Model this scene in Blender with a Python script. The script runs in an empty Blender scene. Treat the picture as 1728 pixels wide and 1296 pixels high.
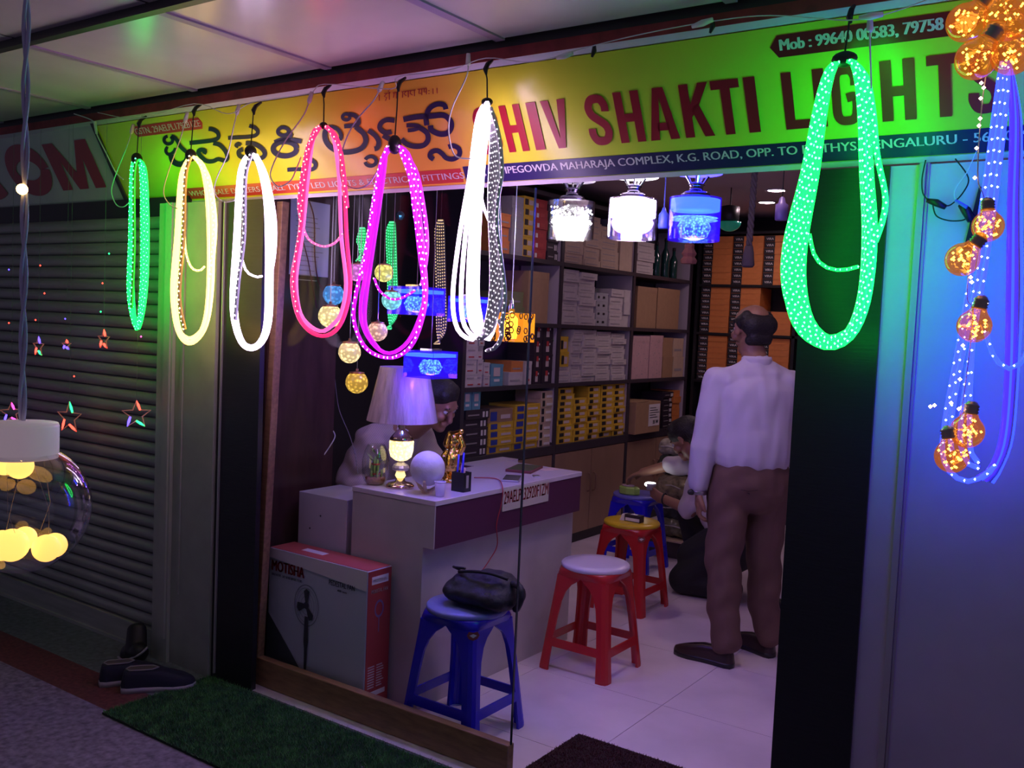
import bpy, bmesh, math, random
import numpy as np
from mathutils import Vector, Matrix
random.seed(7)
SC = bpy.context.scene
COL = SC.collection
# ------------------------------------------------------------------ camera
FPX, CAM_H = 1600.0, 1.48
yaw, pit, rol = [math.radians(a) for a in (-34.79, -3.67, 2.49)]
cf = np.array([math.sin(yaw)*math.cos(pit), math.cos(yaw)*math.cos(pit), math.sin(pit)])
cr = np.array([math.cos(yaw), -math.sin(yaw), 0.0]); cu = np.cross(cr, cf)
cr, cu = math.cos(rol)*cr+math.sin(rol)*cu, -math.sin(rol)*cr+math.cos(rol)*cu
CC = np.array([0, 0, CAM_H])
cam_d = bpy.data.cameras.new('camera'); cam = bpy.data.objects.new('camera', cam_d); COL.objects.link(cam)
cam_d.sensor_fit = 'HORIZONTAL'; cam_d.sensor_width = 36.0; cam_d.lens = FPX/1728*36.0
cam_d.clip_start = 0.02; cam_d.clip_end = 100
cam.matrix_world = Matrix(((cr[0], cu[0], -cf[0], CC[0]), (cr[1], cu[1], -cf[1], CC[1]), (cr[2], cu[2], -cf[2], CC[2]), (0, 0, 0, 1)))
SC.camera = cam
# ------------------------------------------------------------------ world, exposure
w = bpy.data.worlds.new('night'); SC.world = w; w.use_nodes = True
w.node_tree.nodes['Background'].inputs[0].default_value = (0.46, 0.40, 0.72, 1)
w.node_tree.nodes['Background'].inputs[1].default_value = 0.13
SC.view_settings.view_transform = 'Standard'; SC.view_settings.look = 'None'
SC.view_settings.exposure = 0.4; SC.view_settings.gamma = 1.0; SC.view_settings.use_curve_mapping = False
try:
    SC.cycles.use_denoising = True; SC.cycles.sample_clamp_indirect = 6.0
    SC.cycles.max_bounces = 8; SC.cycles.transparent_max_bounces = 24; SC.cycles.caustics_reflective = False; SC.cycles.caustics_refractive = False
except Exception:
    pass

# ------------------------------------------------------------------ pixel -> plane helpers (real planes of the place)
def ray(px, py): return cf+cr*(px-864)/FPX-cu*(py-648)/FPX
def on(ax, v, px, py):
    d = ray(px, py); return CC+d*((v-CC[ax])/d[ax])
def PX(px, py, x): return on(0, x, px, py)
def PY(px, py, y): return on(1, y, px, py)
def PZ(px, py, z=0.0): return on(2, z, px, py)
SG_Y, SG_Z, SG_T = 2.47, 1.93, -0.55            # the signboards lean out towards the street
def SP(px, py, off=0.0):
    n = np.array([0, 1, -SG_T]); nn = n/np.linalg.norm(n); p0 = np.array([0, SG_Y, SG_Z])-nn*off
    d = ray(px, py); return CC+d*(((p0-CC)@n)/(n@d))
SG_UP = np.array([0, SG_T, 1.0]); SG_UP /= np.linalg.norm(SG_UP)

# ------------------------------------------------------------------ materials
MATS = {}
def mat(name, col, rough=0.5, metal=0.0, emit=None, es=0.0, noise=0.0, nscale=20.0, bump=0.0, bscale=60.0, spec=0.5, col2=None, stretch=None, coat=0.0, sss=0.0, alpha=1.0):
    if name in MATS: return MATS[name]
    m = bpy.data.materials.new(name); m.use_nodes = True; nt = m.node_tree; b = nt.nodes['Principled BSDF']
    b.inputs['Base Color'].default_value = (*col, 1); b.inputs['Roughness'].default_value = rough; b.inputs['Metallic'].default_value = metal
    b.inputs['Specular IOR Level'].default_value = spec; b.inputs['Coat Weight'].default_value = coat
    if sss: b.inputs['Subsurface Weight'].default_value = sss; b.inputs['Subsurface Radius'].default_value = (.02, .01, .006)
    b.inputs['Alpha'].default_value = alpha
    if emit is not None:
        b.inputs['Emission Color'].default_value = (*emit, 1); b.inputs['Emission Strength'].default_value = es
    if noise or bump:
        tc = nt.nodes.new('ShaderNodeTexCoord'); mp = nt.nodes.new('ShaderNodeMapping'); nt.links.new(tc.outputs['Object'], mp.inputs[0])
        if stretch: mp.inputs['Scale'].default_value = stretch
    if noise:
        n = nt.nodes.new('ShaderNodeTexNoise'); n.inputs['Scale'].default_value = nscale; n.inputs['Detail'].default_value = 6
        nt.links.new(mp.outputs[0], n.inputs['Vector'])
        r = nt.nodes.new('ShaderNodeValToRGB'); c2 = col2 or tuple(max(0, c*(1-noise)) for c in col)
        r.color_ramp.elements[0].position = .3; r.color_ramp.elements[1].position = .7
        r.color_ramp.elements[0].color = (*c2, 1); r.color_ramp.elements[1].color = (*[min(1, c*(1+noise*.4)) for c in col], 1)
        nt.links.new(n.outputs['Fac'], r.inputs[0]); nt.links.new(r.outputs[0], b.inputs['Base Color'])
    if bump:
        n2 = nt.nodes.new('ShaderNodeTexNoise'); n2.inputs['Scale'].default_value = bscale; n2.inputs['Detail'].default_value = 4
        nt.links.new(mp.outputs[0], n2.inputs['Vector'])
        bp = nt.nodes.new('ShaderNodeBump'); bp.inputs['Strength'].default_value = bump; bp.inputs['Distance'].default_value = .01
        nt.links.new(n2.outputs['Fac'], bp.inputs['Height']); nt.links.new(bp.outputs[0], b.inputs['Normal'])
    MATS[name] = m; return m
def glass(name, tint=(1, 1, 1), refl=0.08, rough=0.0):
    if name in MATS: return MATS[name]
    m = bpy.data.materials.new(name); m.use_nodes = True; nt = m.node_tree; nt.nodes.clear()
    o = nt.nodes.new('ShaderNodeOutputMaterial'); mx = nt.nodes.new('ShaderNodeMixShader'); t = nt.nodes.new('ShaderNodeBsdfTransparent'); g = nt.nodes.new('ShaderNodeBsdfGlossy')
    lw = nt.nodes.new('ShaderNodeLayerWeight'); lw.inputs[0].default_value = .25
    mr = nt.nodes.new('ShaderNodeMapRange'); mr.inputs[3].default_value = refl; mr.inputs[4].default_value = min(1, refl*7)
    t.inputs[0].default_value = (*tint, 1); g.inputs['Roughness'].default_value = rough
    nt.links.new(lw.outputs['Facing'], mr.inputs[0]); nt.links.new(mr.outputs[0], mx.inputs[0]); nt.links.new(t.outputs[0], mx.inputs[1]); nt.links.new(g.outputs[0], mx.inputs[2]); nt.links.new(mx.outputs[0], o.inputs[0])
    MATS[name] = m; return m
def glow(name, c, s, base=None): return mat(name, base or tuple(min(.9, .1+x) for x in c), .4, emit=c, es=s)
def sparkle(name, c, s, lo=.25, scale=60, base=(.8, .8, .8)):
    """cut-glass lamp body: emission broken up by facets"""
    if name in MATS: return MATS[name]
    m = mat(name, base, .15, emit=c, es=s); nt = m.node_tree; b = nt.nodes['Principled BSDF']
    tc = nt.nodes.new('ShaderNodeTexCoord'); v = nt.nodes.new('ShaderNodeTexVoronoi'); v.inputs['Scale'].default_value = scale
    nt.links.new(tc.outputs['Object'], v.inputs['Vector'])
    mr = nt.nodes.new('ShaderNodeMapRange'); mr.inputs[1].default_value = 0; mr.inputs[2].default_value = .6; mr.inputs[3].default_value = s; mr.inputs[4].default_value = s*lo
    nt.links.new(v.outputs['Distance'], mr.inputs[0]); nt.links.new(mr.outputs[0], b.inputs['Emission Strength']); return m

# ------------------------------------------------------------------ object helpers
ORG = {}
def link(o, parent=None):
    COL.objects.link(o)
    if parent is not None: o.parent = parent
    return o
def tag(o, label=None, cat=None, group=None, kind=None):
    if label: o['label'] = label
    if cat: o['category'] = cat
    if group: o['group'] = group
    if kind: o['kind'] = kind
    return o
def thing(name, label, cat, loc=(0, 0, 0), group=None):
    o = bpy.data.objects.new(name, None); o.empty_display_size = .05; link(o); o.location = tuple(float(v) for v in loc)
    ORG[o.name] = np.array(loc, float); return tag(o, label, cat, group)
def new_mesh(name, v, f, m, smooth=False, mi=None):
    me = bpy.data.meshes.new(name); me.from_pydata([tuple(map(float, p)) for p in v], [], f)
    for x in (m if isinstance(m, (list, tuple)) else [m]): me.materials.append(x)
    if mi: me.polygons.foreach_set('material_index', mi)
    if smooth: me.polygons.foreach_set('use_smooth', [True]*len(me.polygons))
    me.update(); return me
def place(name, me, parent=None, loc=None):
    """link mesh (built in world coords) under its parent or at its own origin"""
    o = bpy.data.objects.new(name, me); link(o, parent); return o
class MB:
    def __init__(s): s.v = []; s.f = []; s.mi = []; s.cur = 0
    def add(s, v, f):
        n = len(s.v); s.v += [tuple(map(float, p)) for p in v]; s.f += [tuple(i+n for i in q) for q in f]; s.mi += [s.cur]*len(f); return s
    def box(s, a, b):
        (x0, y0, z0), (x1, y1, z1) = a, b
        return s.add([(x0, y0, z0), (x1, y0, z0), (x1, y1, z0), (x0, y1, z0), (x0, y0, z1), (x1, y0, z1), (x1, y1, z1), (x0, y1, z1)],
                     [(0, 3, 2, 1), (4, 5, 6, 7), (0, 1, 5, 4), (1, 2, 6, 5), (2, 3, 7, 6), (3, 0, 4, 7)])
    def hexa(s, q0, q1):
        """box between two quads of 4 points"""
        return s.add(list(q0)+list(q1), [(3, 2, 1, 0), (4, 5, 6, 7), (0, 1, 5, 4), (1, 2, 6, 5), (2, 3, 7, 6), (3, 0, 4, 7)])
    def obox(s, o, u, v, w_):
        o, u, v, w_ = [np.array(k, float) for k in (o, u, v, w_)]
        return s.hexa([o, o+u, o+u+v, o+v], [o+w_, o+u+w_, o+u+v+w_, o+v+w_])
    def tube(s, pts, r, n=8, closed=False, caps=True):
        pts = [np.array(p, float) for p in pts]; N = len(pts)
        rs = r if isinstance(r, (list, tuple)) else [r]*N
        T = []
        for i in range(N):
            a = pts[(i-1) % N] if (closed or i > 0) else pts[i]; b = pts[(i+1) % N] if (closed or i < N-1) else pts[i]
            d = b-a; T.append(d/(np.linalg.norm(d)+1e-12))
        ref = np.array([0, 0, 1.0]) if abs(T[0][2]) < .9 else np.array([1.0, 0, 0])
        u = np.cross(ref, T[0]); u /= np.linalg.norm(u); V = []
        for i in range(N):
            u = u-T[i]*(u@T[i]); u /= (np.linalg.norm(u)+1e-12); w_ = np.cross(T[i], u)
            for k in range(n):
                a = 2*math.pi*k/n; V.append(pts[i]+rs[i]*(math.cos(a)*u+math.sin(a)*w_))
        F = []
        for i in range(N if closed else N-1):
            j = (i+1) % N
            for k in range(n): F.append((i*n+k, i*n+(k+1) % n, j*n+(k+1) % n, j*n+k))
        if caps and not closed: F += [tuple(range(n))[::-1], tuple((N-1)*n+k for k in range(n))]
        return s.add(V, F)
    def lathe(s, prof, c=(0, 0, 0), n=24, caps=True, sx=1.0, sy=1.0):
        V = []; F = []
        for (r, z) in prof:
            for k in range(n):
                a = 2*math.pi*k/n; V.append((c[0]+sx*r*math.cos(a), c[1]+sy*r*math.sin(a), c[2]+z))
        for i in range(len(prof)-1):
            for k in range(n): F.append((i*n+k, i*n+(k+1) % n, (i+1)*n+(k+1) % n, (i+1)*n+k))
        if caps: F += [tuple(range(n))[::-1], tuple((len(prof)-1)*n+k for k in range(n))]
        return s.add(V, F)
    def sphere(s, c, r, n=16, m=10, sx=1, sy=1, sz=1):
        return s.lathe([(max(1e-4, r*math.sin(math.pi*i/m)), -sz*r*math.cos(math.pi*i/m)) for i in range(m+1)], c, n, sx=sx, sy=sy)
    def oct(s, c, r):
        c = np.array(c); return s.add([c+(r, 0, 0), c-(r, 0, 0), c+(0, r, 0), c-(0, r, 0), c+(0, 0, r), c-(0, 0, r)],
            [(0, 2, 4), (2, 1, 4), (1, 3, 4), (3, 0, 4), (2, 0, 5), (1, 2, 5), (3, 1, 5), (0, 3, 5)])
    def quad(s, a, b, c, d): return s.add([a, b, c, d], [(0, 1, 2, 3)])
    def ribbon(s, pts, wid, frm):
        """flat stroke: 2d points (+width), mapped to the plane by frm"""
        P = [np.array(p, float) for p in pts]; N = len(P); V = []
        ws = wid if isinstance(wid, (list, tuple)) else [wid]*N
        for i in range(N):
            d = P[min(N-1, i+1)]-P[max(0, i-1)]; d /= (np.linalg.norm(d)+1e-12); nrm = np.array([-d[1], d[0]])
            V += [frm(*(P[i]+nrm*ws[i]/2)), frm(*(P[i]-nrm*ws[i]/2))]
        return s.add(V, [(2*i, 2*i+1, 2*i+3, 2*i+2) for i in range(N-1)])
    def poly(s, pts, frm): return s.add([frm(*p) for p in pts], [tuple(range(len(pts)))])
    def build(s, name, m, parent=None, smooth=False, label=None, kind=None, cat=None, group=None, bevel=0.0):
        org = ORG[parent.name] if parent is not None else None
        V = np.array(s.v, float)
        if org is None:
            org = np.array([(V[:, 0].min()+V[:, 0].max())/2, (V[:, 1].min()+V[:, 1].max())/2, V[:, 2].min()])
        me = new_mesh(name, V-org, s.f, m, smooth, s.mi if isinstance(m, (list, tuple)) else None)
        bm = bmesh.new(); bm.from_mesh(me)
        if len(s.f) < 60000: bmesh.ops.recalc_face_normals(bm, faces=bm.faces)
        bm.to_mesh(me); bm.free()
        o = bpy.data.objects.new(name, me); link(o, parent)
        if parent is None: o.location = tuple(org)
        ORG[o.name] = org
        if bevel:
            b = o.modifiers.new('bevel', 'BEVEL'); b.width = bevel; b.segments = 2; b.limit_method = 'ANGLE'
        return tag(o, label, cat, group, kind)
def copy_tree(o, parent=None, loc=None, label=None, group=None):
    c = o.copy(); COL.objects.link(c)
    if parent is not None: c.parent = parent
    if loc is not None: c.location = tuple(float(v) for v in loc); ORG[c.name] = np.array(loc, float)
    if label: c['label'] = label
    if group: c['group'] = group
    for ch in o.children: copy_tree(ch, c)
    return c
def catmull(P, n=8, closed=False):
    P = [np.array(p, float) for p in P]; N = len(P); out = []
    g = (lambda i: P[i % N]) if closed else (lambda i: P[max(0, min(N-1, i))])
    for i in range(N if closed else N-1):
        a, b, c, d = g(i-1), g(i), g(i+1), g(i+2)
        for k in range(n):
            t = k/n; out.append(.5*((2*b)+(c-a)*t+(2*a-5*b+4*c-d)*t*t+(3*b-a-3*c+d)*t**3))
    if not closed: out.append(P[-1])
    return out
def resample(P, step):
    P = np.array(P); d = np.r_[0, np.cumsum(np.linalg.norm(np.diff(P, axis=0), axis=1))]; n = max(2, int(d[-1]/step)+1)
    t = np.linspace(0, d[-1], n); return np.stack([np.interp(t, d, P[:, i]) for i in range(P.shape[1])], 1)
# organic shapes: overlapping tapered segments welded into one continuous skin
def seg(mb, p0, p1, r0, r1, up=(0, 0, 1), n=16):
    p0, p1 = np.array(p0, float), np.array(p1, float)
    a0, b0 = r0 if isinstance(r0, (tuple, list)) else (r0, r0); a1, b1 = r1 if isinstance(r1, (tuple, list)) else (r1, r1)
    w_ = p1-p0; L = np.linalg.norm(w_); w_ = w_/(L+1e-9); up = np.array(up, float)
    if abs(up@w_) > .95: up = np.array([1.0, 0, 0])
    u = np.cross(up, w_); u /= np.linalg.norm(u); v = np.cross(w_, u)
    rings = []
    for k in range(5, 0, -1):
        t = math.pi/2*k/5.2; rings.append((p0-w_*min(a0, b0)*math.sin(t), a0*math.cos(t), b0*math.cos(t)))
    for k in range(5): rings.append((p0+(p1-p0)*k/4, a0+(a1-a0)*k/4, b0+(b1-b0)*k/4))
    for k in range(1, 6):
        t = math.pi/2*k/5.2; rings.append((p1+w_*min(a1, b1)*math.sin(t), a1*math.cos(t), b1*math.cos(t)))
    V = []; F = []
    for c, a, b in rings:
        for k in range(n):
            q = 2*math.pi*k/n; V.append(c+u*a*math.cos(q)+v*b*math.sin(q))
    for i in range(len(rings)-1):
        for k in range(n): F.append((i*n+k, i*n+(k+1) % n, (i+1)*n+(k+1) % n, (i+1)*n+k))
    F += [tuple(range(n))[::-1], tuple((len(rings)-1)*n+k for k in range(n))]
    mb.add(V, F)
def blob(name, mb, m, parent=None, voxel=.008, it=6, wr=0.0, wsc=25.0, wz=1.0, **kw):
    org = ORG[parent.name] if parent is not None else None
    V = np.array(mb.v)
    if org is None: org = np.array([(V[:, 0].min()+V[:, 0].max())/2, (V[:, 1].min()+V[:, 1].max())/2, V[:, 2].min()])
    me = new_mesh('tmp', V-org, mb.f, m); bm = bmesh.new(); bm.from_mesh(me); bmesh.ops.recalc_face_normals(bm, faces=bm.faces); bm.to_mesh(me); bm.free()
    t = bpy.data.objects.new('tmp', me); COL.objects.link(t)
    r = t.modifiers.new('r', 'REMESH'); r.mode = 'VOXEL'; r.voxel_size = voxel; r.use_smooth_shade = True
    sm = t.modifiers.new('s', 'SMOOTH'); sm.iterations = it; sm.factor = .5
    dg = bpy.context.evaluated_depsgraph_get(); dg.update()
    out = bpy.data.meshes.new_from_object(t.evaluated_get(dg)); out.name = name
    bpy.data.objects.remove(t); bpy.data.meshes.remove(me)
    if wr:
        n = len(out.vertices); co = np.empty(n*3); no = np.empty(n*3); out.vertices.foreach_get('co', co); out.vertices.foreach_get('normal', no)
        co = co.reshape(-1, 3); no = no.reshape(-1, 3); q = co*wsc*np.array([1, 1, wz])
        d = np.sin(q[:, 2]*1.0+2*np.sin(q[:, 0]*.7+q[:, 1]*.5))+.6*np.sin(q[:, 2]*.6+q[:, 0]*1.3-1.1*q[:, 1])+.5*np.sin(q[:, 2]*2.1-q[:, 0]*1.7+q[:, 1]*.9)
        co += no*(d*wr)[:, None]; out.vertices.foreach_set('co', co.ravel()); out.update()
    out.polygons.foreach_set('use_smooth', [True]*len(out.polygons))
    if not out.materials: out.materials.append(m)
    o = bpy.data.objects.new(name, out); link(o, parent)
    if parent is None: o.location = tuple(org)
    ORG[o.name] = org; return tag(o, **kw)
# text as flat print, fitted to an origin + width vector + height vector
TXT = {}
def text_geo(s, bold=0.0, sp=1.0):
    k = (s, bold, sp)
    if k in TXT: return TXT[k]
    c = bpy.data.curves.new('t', 'FONT'); c.body = s; c.size = 1; c.offset = bold; c.resolution_u = 3; c.space_character = sp
    o = bpy.data.objects.new('t', c); COL.objects.link(o); dg = bpy.context.evaluated_depsgraph_get(); dg.update()
    me = bpy.data.meshes.new_from_object(o.evaluated_get(dg)); bpy.data.objects.remove(o)
    V = np.array([v.co[:] for v in me.vertices]).reshape(-1, 3); F = [tuple(p.vertices) for p in me.polygons]; bpy.data.meshes.remove(me)
    mn, mx = V.min(0), V.max(0); V = (V-mn)/np.maximum(mx-mn, 1e-9)
    TXT[k] = (V, F); return TXT[k]
def add_text(mb, s, o, U, Vv, bold=0.0, sp=1.0):
    V, F = text_geo(s, 0.0, sp); o, U, Vv = [np.array(k, float) for k in (o, U, Vv)]
    du = U/np.linalg.norm(U)*np.linalg.norm(Vv)*(.045+bold)          # heavier face: the same outline laid down again beside itself
    for k in ((-.5, .5) if bold < .01 else (-1, 0, 1)): mb.add([o+du*k+U*a[0]+Vv*a[1] for a in V], F)
    return mb
def struct(name, mb, m, label=None, **kw):
    return mb.build(name, m, kind='structure', label=label, **kw)
# ================================================================== THE SETTING
M_floor = mat('floor_tile', (.84, .72, .82), .18, noise=.18, nscale=2.5, spec=.5)
M_grout = mat('floor_grout', (.30, .26, .29), .8)
M_corr = mat('corridor_granite', (.30, .24, .34), .55, noise=.55, nscale=38, bump=.15)
M_redband = mat('red_granite', (.17, .05, .05), .5, noise=.5, nscale=60)
M_step = mat('grey_step_stone', (.15, .18, .20), .6, noise=.4, nscale=40)
M_marble = mat('white_marble', (.62, .58, .60), .35, noise=.2, nscale=14)
M_ceil = mat('ceiling_board', (.66, .63, .62), .24, noise=.06, nscale=5)
M_ceil_in = mat('shop_ceiling', (.56, .46, .44), .8, noise=.05, nscale=4)
M_strip = mat('ceiling_strip', (.34, .26, .38), .5)
M_dark = mat('dark_metal', (.03, .028, .03), .5)
M_redbeam = mat('red_oxide_paint', (.34, .035, .035), .45, noise=.4, nscale=18)
M_wallr = mat('painted_plaster', (.64, .50, .68), .6, noise=.08, nscale=6, bump=.05)
M_black = mat('black_laminate', (.012, .013, .017), .38, noise=.3, nscale=50, stretch=(.3, .3, 4), bump=.05)
M_post = mat('cream_enamel', (.33, .36, .31), .5, noise=.14, nscale=9)
M_rail = mat('cream_enamel_rail', (.40, .43, .37), .45, noise=.1, nscale=9)
M_slat = mat('shutter_paint', (.36, .38, .345), .5, noise=.25, nscale=12, stretch=(.3, 1, 3))
M_brown = mat('dark_brown_laminate', (.075, .035, .032), .3, noise=.4, nscale=10, stretch=(2, 2, .4))
M_blackwall = mat('black_wall', (.012, .010, .012), .5)
M_wood = mat('varnished_wood', (.30, .17, .085), .4, noise=.35, nscale=20, stretch=(.6, 3, 3))
M_pale = mat('pale_fascia', (.66, .62, .70), .5)
M_white = mat('white_plastic', (.78, .77, .76), .35)
M_wire_w = mat('white_wire', (.72, .72, .72), .45)
M_wire_b = mat('black_wire', (.012, .012, .014), .45)
M_steel = mat('steel', (.45, .45, .46), .3, metal=1.0)
M_brass = mat('brass', (.70, .45, .16), .25, metal=1.0)
M_blackp = mat('black_plastic', (.014, .014, .016), .4)

# corridor floor, its red granite band, the stone step by the shutter, the marble threshold
def slab(x0, x1, y0, y1, z1, t=.05): return MB().box((x0, y0, z1-t), (x1, y1, z1))
struct('floor_corridor', slab(-7.5, 2.5, -2.5, 1.965, 0), M_corr)
struct('trim_1', slab(-7.5, 2.5, 1.965, 2.15, 0), M_redband, 'dark red granite band in the corridor floor')
struct('trim_2', slab(-7.5, 2.5, 2.15, 2.425, 0), M_step, 'grey stone strip of floor at the foot of the shop fronts')
struct('trim_3', slab(-2.93, -.80, 2.425, 2.52, .004), M_marble, 'white marble threshold under the glass front')
# shop floor: grout bed with tiles as pieces
fl = struct('floor', slab(-3.62, -.55, 2.52, 7.55, -.004), M_grout)
tile_me = None
for i in range(6):
    for j in range(9):
        x0 = -1.556-.6*4+.6*i; y0 = 3.375-.6*2+.6*j
        xa, xb, ya, yb = max(x0, -3.6), min(x0+.6, -.57), max(y0, 2.525), min(y0+.6, 7.5)
        if xb-xa < .05 or yb-ya < .05: continue
        MB().box((xa+.0012, ya+.0012, -.006), (xb-.0012, yb-.0012, 0)).build('floor_tile', M_floor, fl)
# corridor ceiling: boards between metal strips
CZ = 2.30
ce = struct('ceiling_corridor', MB().box((-7.6, -2.5, CZ+.012), (2.6, 2.30, CZ+.08)), M_dark)
XS = [-2.37-.705*k for k in range(7)][::-1]+[-2.37+.705*k for k in range(1, 7)]
YS = [1.60-.705*k for k in range(6)][::-1]+[2.262]
for a, b in zip(XS[:-1], XS[1:]):
    for c, d in zip(YS[:-1], YS[1:]):
        dz = 0 if d > 1.7 else .010
        MB().box((a+.008, c+.010, CZ+dz), (b-.008, d-.004, CZ+.02+dz)).build('ceiling_board', M_ceil, ce)
for a in XS[1:-1]:
    MB().box((a-.016, 1.60, CZ-.006), (a+.016, 2.262, CZ+.004)).build('joint_strip', M_strip, ce)
for c in YS[1:-1]:
    MB().box((-7.0, c-.016, CZ-.014), (2.4, c+.012, CZ+.02)).build('joint_strip', M_dark, ce)
# red beam carrying the hooks
BM = MB().box((-7.2, 2.275, 2.279), (2.4, 2.30, 2.312)); struct('trim_4', BM, M_dark, 'black strip put in as gap shade at the ceiling edge above the signs')  # black strip stands in for the shaded gap under the ceiling
BM = MB().box((-7.2, 2.275, 2.2465), (2.4, 2.300, 2.279)); struct('trim_5', BM, M_redbeam, 'dark red painted steel beam above the signboards')
# pale fascia between beam and sign, wall above the shop
fb = MB().hexa([(-7.2, 2.303, 2.2362), (2.4, 2.303, 2.2362), (2.4, 2.32, 2.2362), (-7.2, 2.32, 2.2362)], [(-7.2, 2.278, 2.2465), (2.4, 2.278, 2.2465), (2.4, 2.31, 2.2465), (-7.2, 2.31, 2.2465)])
struct('trim_6', fb, M_pale, 'pale strip between the red beam and the signboard')
struct('wall_front', MB().box((-7.2, 2.50, 1.945), (2.4, 2.60, 2.62)), M_pale, 'wall above the shop opening behind the signboards')
struct('ceiling_soffit', MB().box((-2.99, 2.60, 2.002), (-.62, 2.965, 2.42)), M_ceil_in, 'lowered soffit just inside the shop front')
# shop shell
struct('ceiling', MB().box((-3.62, 2.60, 2.42), (-.55, 7.55, 2.48)), M_ceil_in)
struct('wall_back', MB().box((-3.62, 7.50, 0), (-.55, 7.56, 2.42)), M_blackwall)
struct('wall_left', MB().box((-3.66, 2.96, 0), (-3.60, 7.5, 2.42)), M_blackwall)
struct('wall_left_panel', MB().box((-3.66, 2.50, 0), (-3.0, 2.96, 2.0)), M_brown, 'dark brown laminate partition inside the glass front')
struct('wall_right_inside', MB().box((-.60, 2.72, 0), (-.55, 7.5, 2.42)), mat('inner_white', (.55, .50, .53), .6))
# right-hand column and wall
struct('wall_right_column', MB().box((-.805, 2.45, 0), (-.603, 2.72, 1.905)), M_black, 'black clad column at the right of the shop entrance')
struct('wall_right', MB().box((-.603, 2.46, 0), (2.4, 2.72, 1.905)), M_wallr, 'pale plastered wall right of the black column')
struct('trim_7', MB().box((-.535, 2.450, 0), (-.520, 2.46, 1.908)).box((-.519, 2.456, 0), (-.513, 2.46, 1.908)), mat('conduit_paint', (.48, .40, .46), .5), 'narrow vertical cable casing on the pale wall')
# left: shutter post, black pillar
xp = lambda px, y: float(PY(px, 700, y)[0])
x_s0, x_s1, x_p1, x_b1 = xp(270, 2.41), xp(295, 2.41), xp(362, 2.41), xp(436, 2.42)
xa0, xa1 = -2.918, -2.838
def sl(z): return xa0+(xa1-xa0)*z/1.93
struct('wall_left_post', MB().box((x_s1, 2.405, 0), (x_p1, 2.62, 1.908)).box((x_s1+.045, 2.398, .30), (x_s1+.060, 2.405, 1.908)), M_post, 'cream painted steel post between shutter and glass front')
struct('trim_8', MB().box((x_s0, 2.39, 0), (x_s1+.002, 2.50, 1.908)).box((x_s0+.052, 2.382, .1), (x_s1-.008, 2.39, 1.908)), M_rail, 'cream guide rail of the roller shutter')
struct('wall_left_pillar', MB().box((x_p1+.002, 2.42, 0), (x_b1, 2.442, 1.908)).box((x_p1+.002, 2.442, 0), (-3.0, 2.60, 1.908)), M_black, 'black clad pillar left of the glass front')
struct('trim_11', MB().box((-7.2, 2.452, 1.84), (x_s1, 2.50, 1.945)), M_dark, 'dark lintel over the roller shutter')
struct('trim_9', MB().box((x_p1+.024, 2.412, .02), (x_p1+.030, 2.42, 1.908)), mat('thin_alu', (.5, .5, .5), .4, metal=.6), 'thin metal edge strip on the black pillar')
struct('trim_10', MB().hexa([(-3.0, 2.47, 0), (sl(0)-.012, 2.47, 0), (sl(0)-.012, 2.50, 0), (-3.0, 2.50, 0)], [(-3.0, 2.47, 1.905), (sl(1.905)-.012, 2.47, 1.905), (sl(1.905)-.012, 2.50, 1.905), (-3.0, 2.50, 1.905)]), M_brown, 'dark brown jamb beside the glass')
# roller shutter of the neighbour: every slat is a piece
sh = thing('roller_shutter', 'closed grey-green roller shutter of the neighbouring shop', 'shutter', (-4.9, 2.44, 0))
SHX0, SHX1 = -7.2, x_s0+.01
pitch = .0535; nsl = 33
def slat_profile(z):
    return [(2.456, z), (2.452, z+.003), (2.438, z+.008), (2.433, z+.024), (2.434, z+.038), (2.440, z+.048), (2.447, z+pitch-.001)]
prof = slat_profile(0)
V = [(SHX0, y, z) for y, z in prof]+[(SHX1, y, z) for y, z in prof]+[(SHX0, 2.462, 0), (SHX1, 2.462, 0), (SHX1, 2.462, pitch), (SHX0, 2.462, pitch)]
n = len(prof); F = [(i, i+1, n+i+1, n+i) for i in range(n-1)]+[(2*n, 2*n+1, 2*n+2, 2*n+3)]
sl_me = new_mesh('slat', np.array(V)-np.array([-4.9, 2.44, 0]), F, M_slat, True)
for k in range(nsl):
    o = bpy.data.objects.new('slat', sl_me); link(o, sh); o.location = (0, 0, .10+k*pitch)
MB().box((SHX0, 2.422, .012), (SHX1, 2.47, .10)).box((SHX0, 2.412, 0), (SHX1, 2.47, .014)).build('bottom_rail', M_slat, sh)
# ---------------- glass front with its varnished frame
gl = thing('glass_front', 'fixed clear glass pane in a varnished wooden frame', 'window', (-2.3, 2.49, 0))
MB().hexa([(sl(0)-.012, 2.475, .0), (sl(0)+.022, 2.475, 0), (sl(0)+.022, 2.51, 0), (sl(0)-.012, 2.51, 0)],
          [(sl(1.905)-.012, 2.475, 1.905), (sl(1.905)+.022, 2.475, 1.905), (sl(1.905)+.022, 2.51, 1.905), (sl(1.905)-.012, 2.51, 1.905)]).build('frame_stile', M_wood, gl, bevel=.003)
MB().box((-2.905, 2.474, .005), (-1.672, 2.508, .115)).build('bottom_rail', M_wood, gl, bevel=.003)
MB().hexa([(sl(.11)+.02, 2.488, .11), (-1.674, 2.488, .11), (-1.674, 2.496, .11), (sl(.11)+.02, 2.496, .11)],
          [(sl(1.905)+.02, 2.488, 1.905), (-1.674, 2.488, 1.905), (-1.674, 2.496, 1.905), (sl(1.905)+.02, 2.496, 1.905)]).build('pane', glass('pane_glass', (.95, .96, .97), .0028), gl)
MB().box((-1.675, 2.4875, .112), (-1.672, 2.4965, 1.905)).build('pane_edge', mat('pane_edge_dark', (.02, .035, .04), .15), gl)

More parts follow.
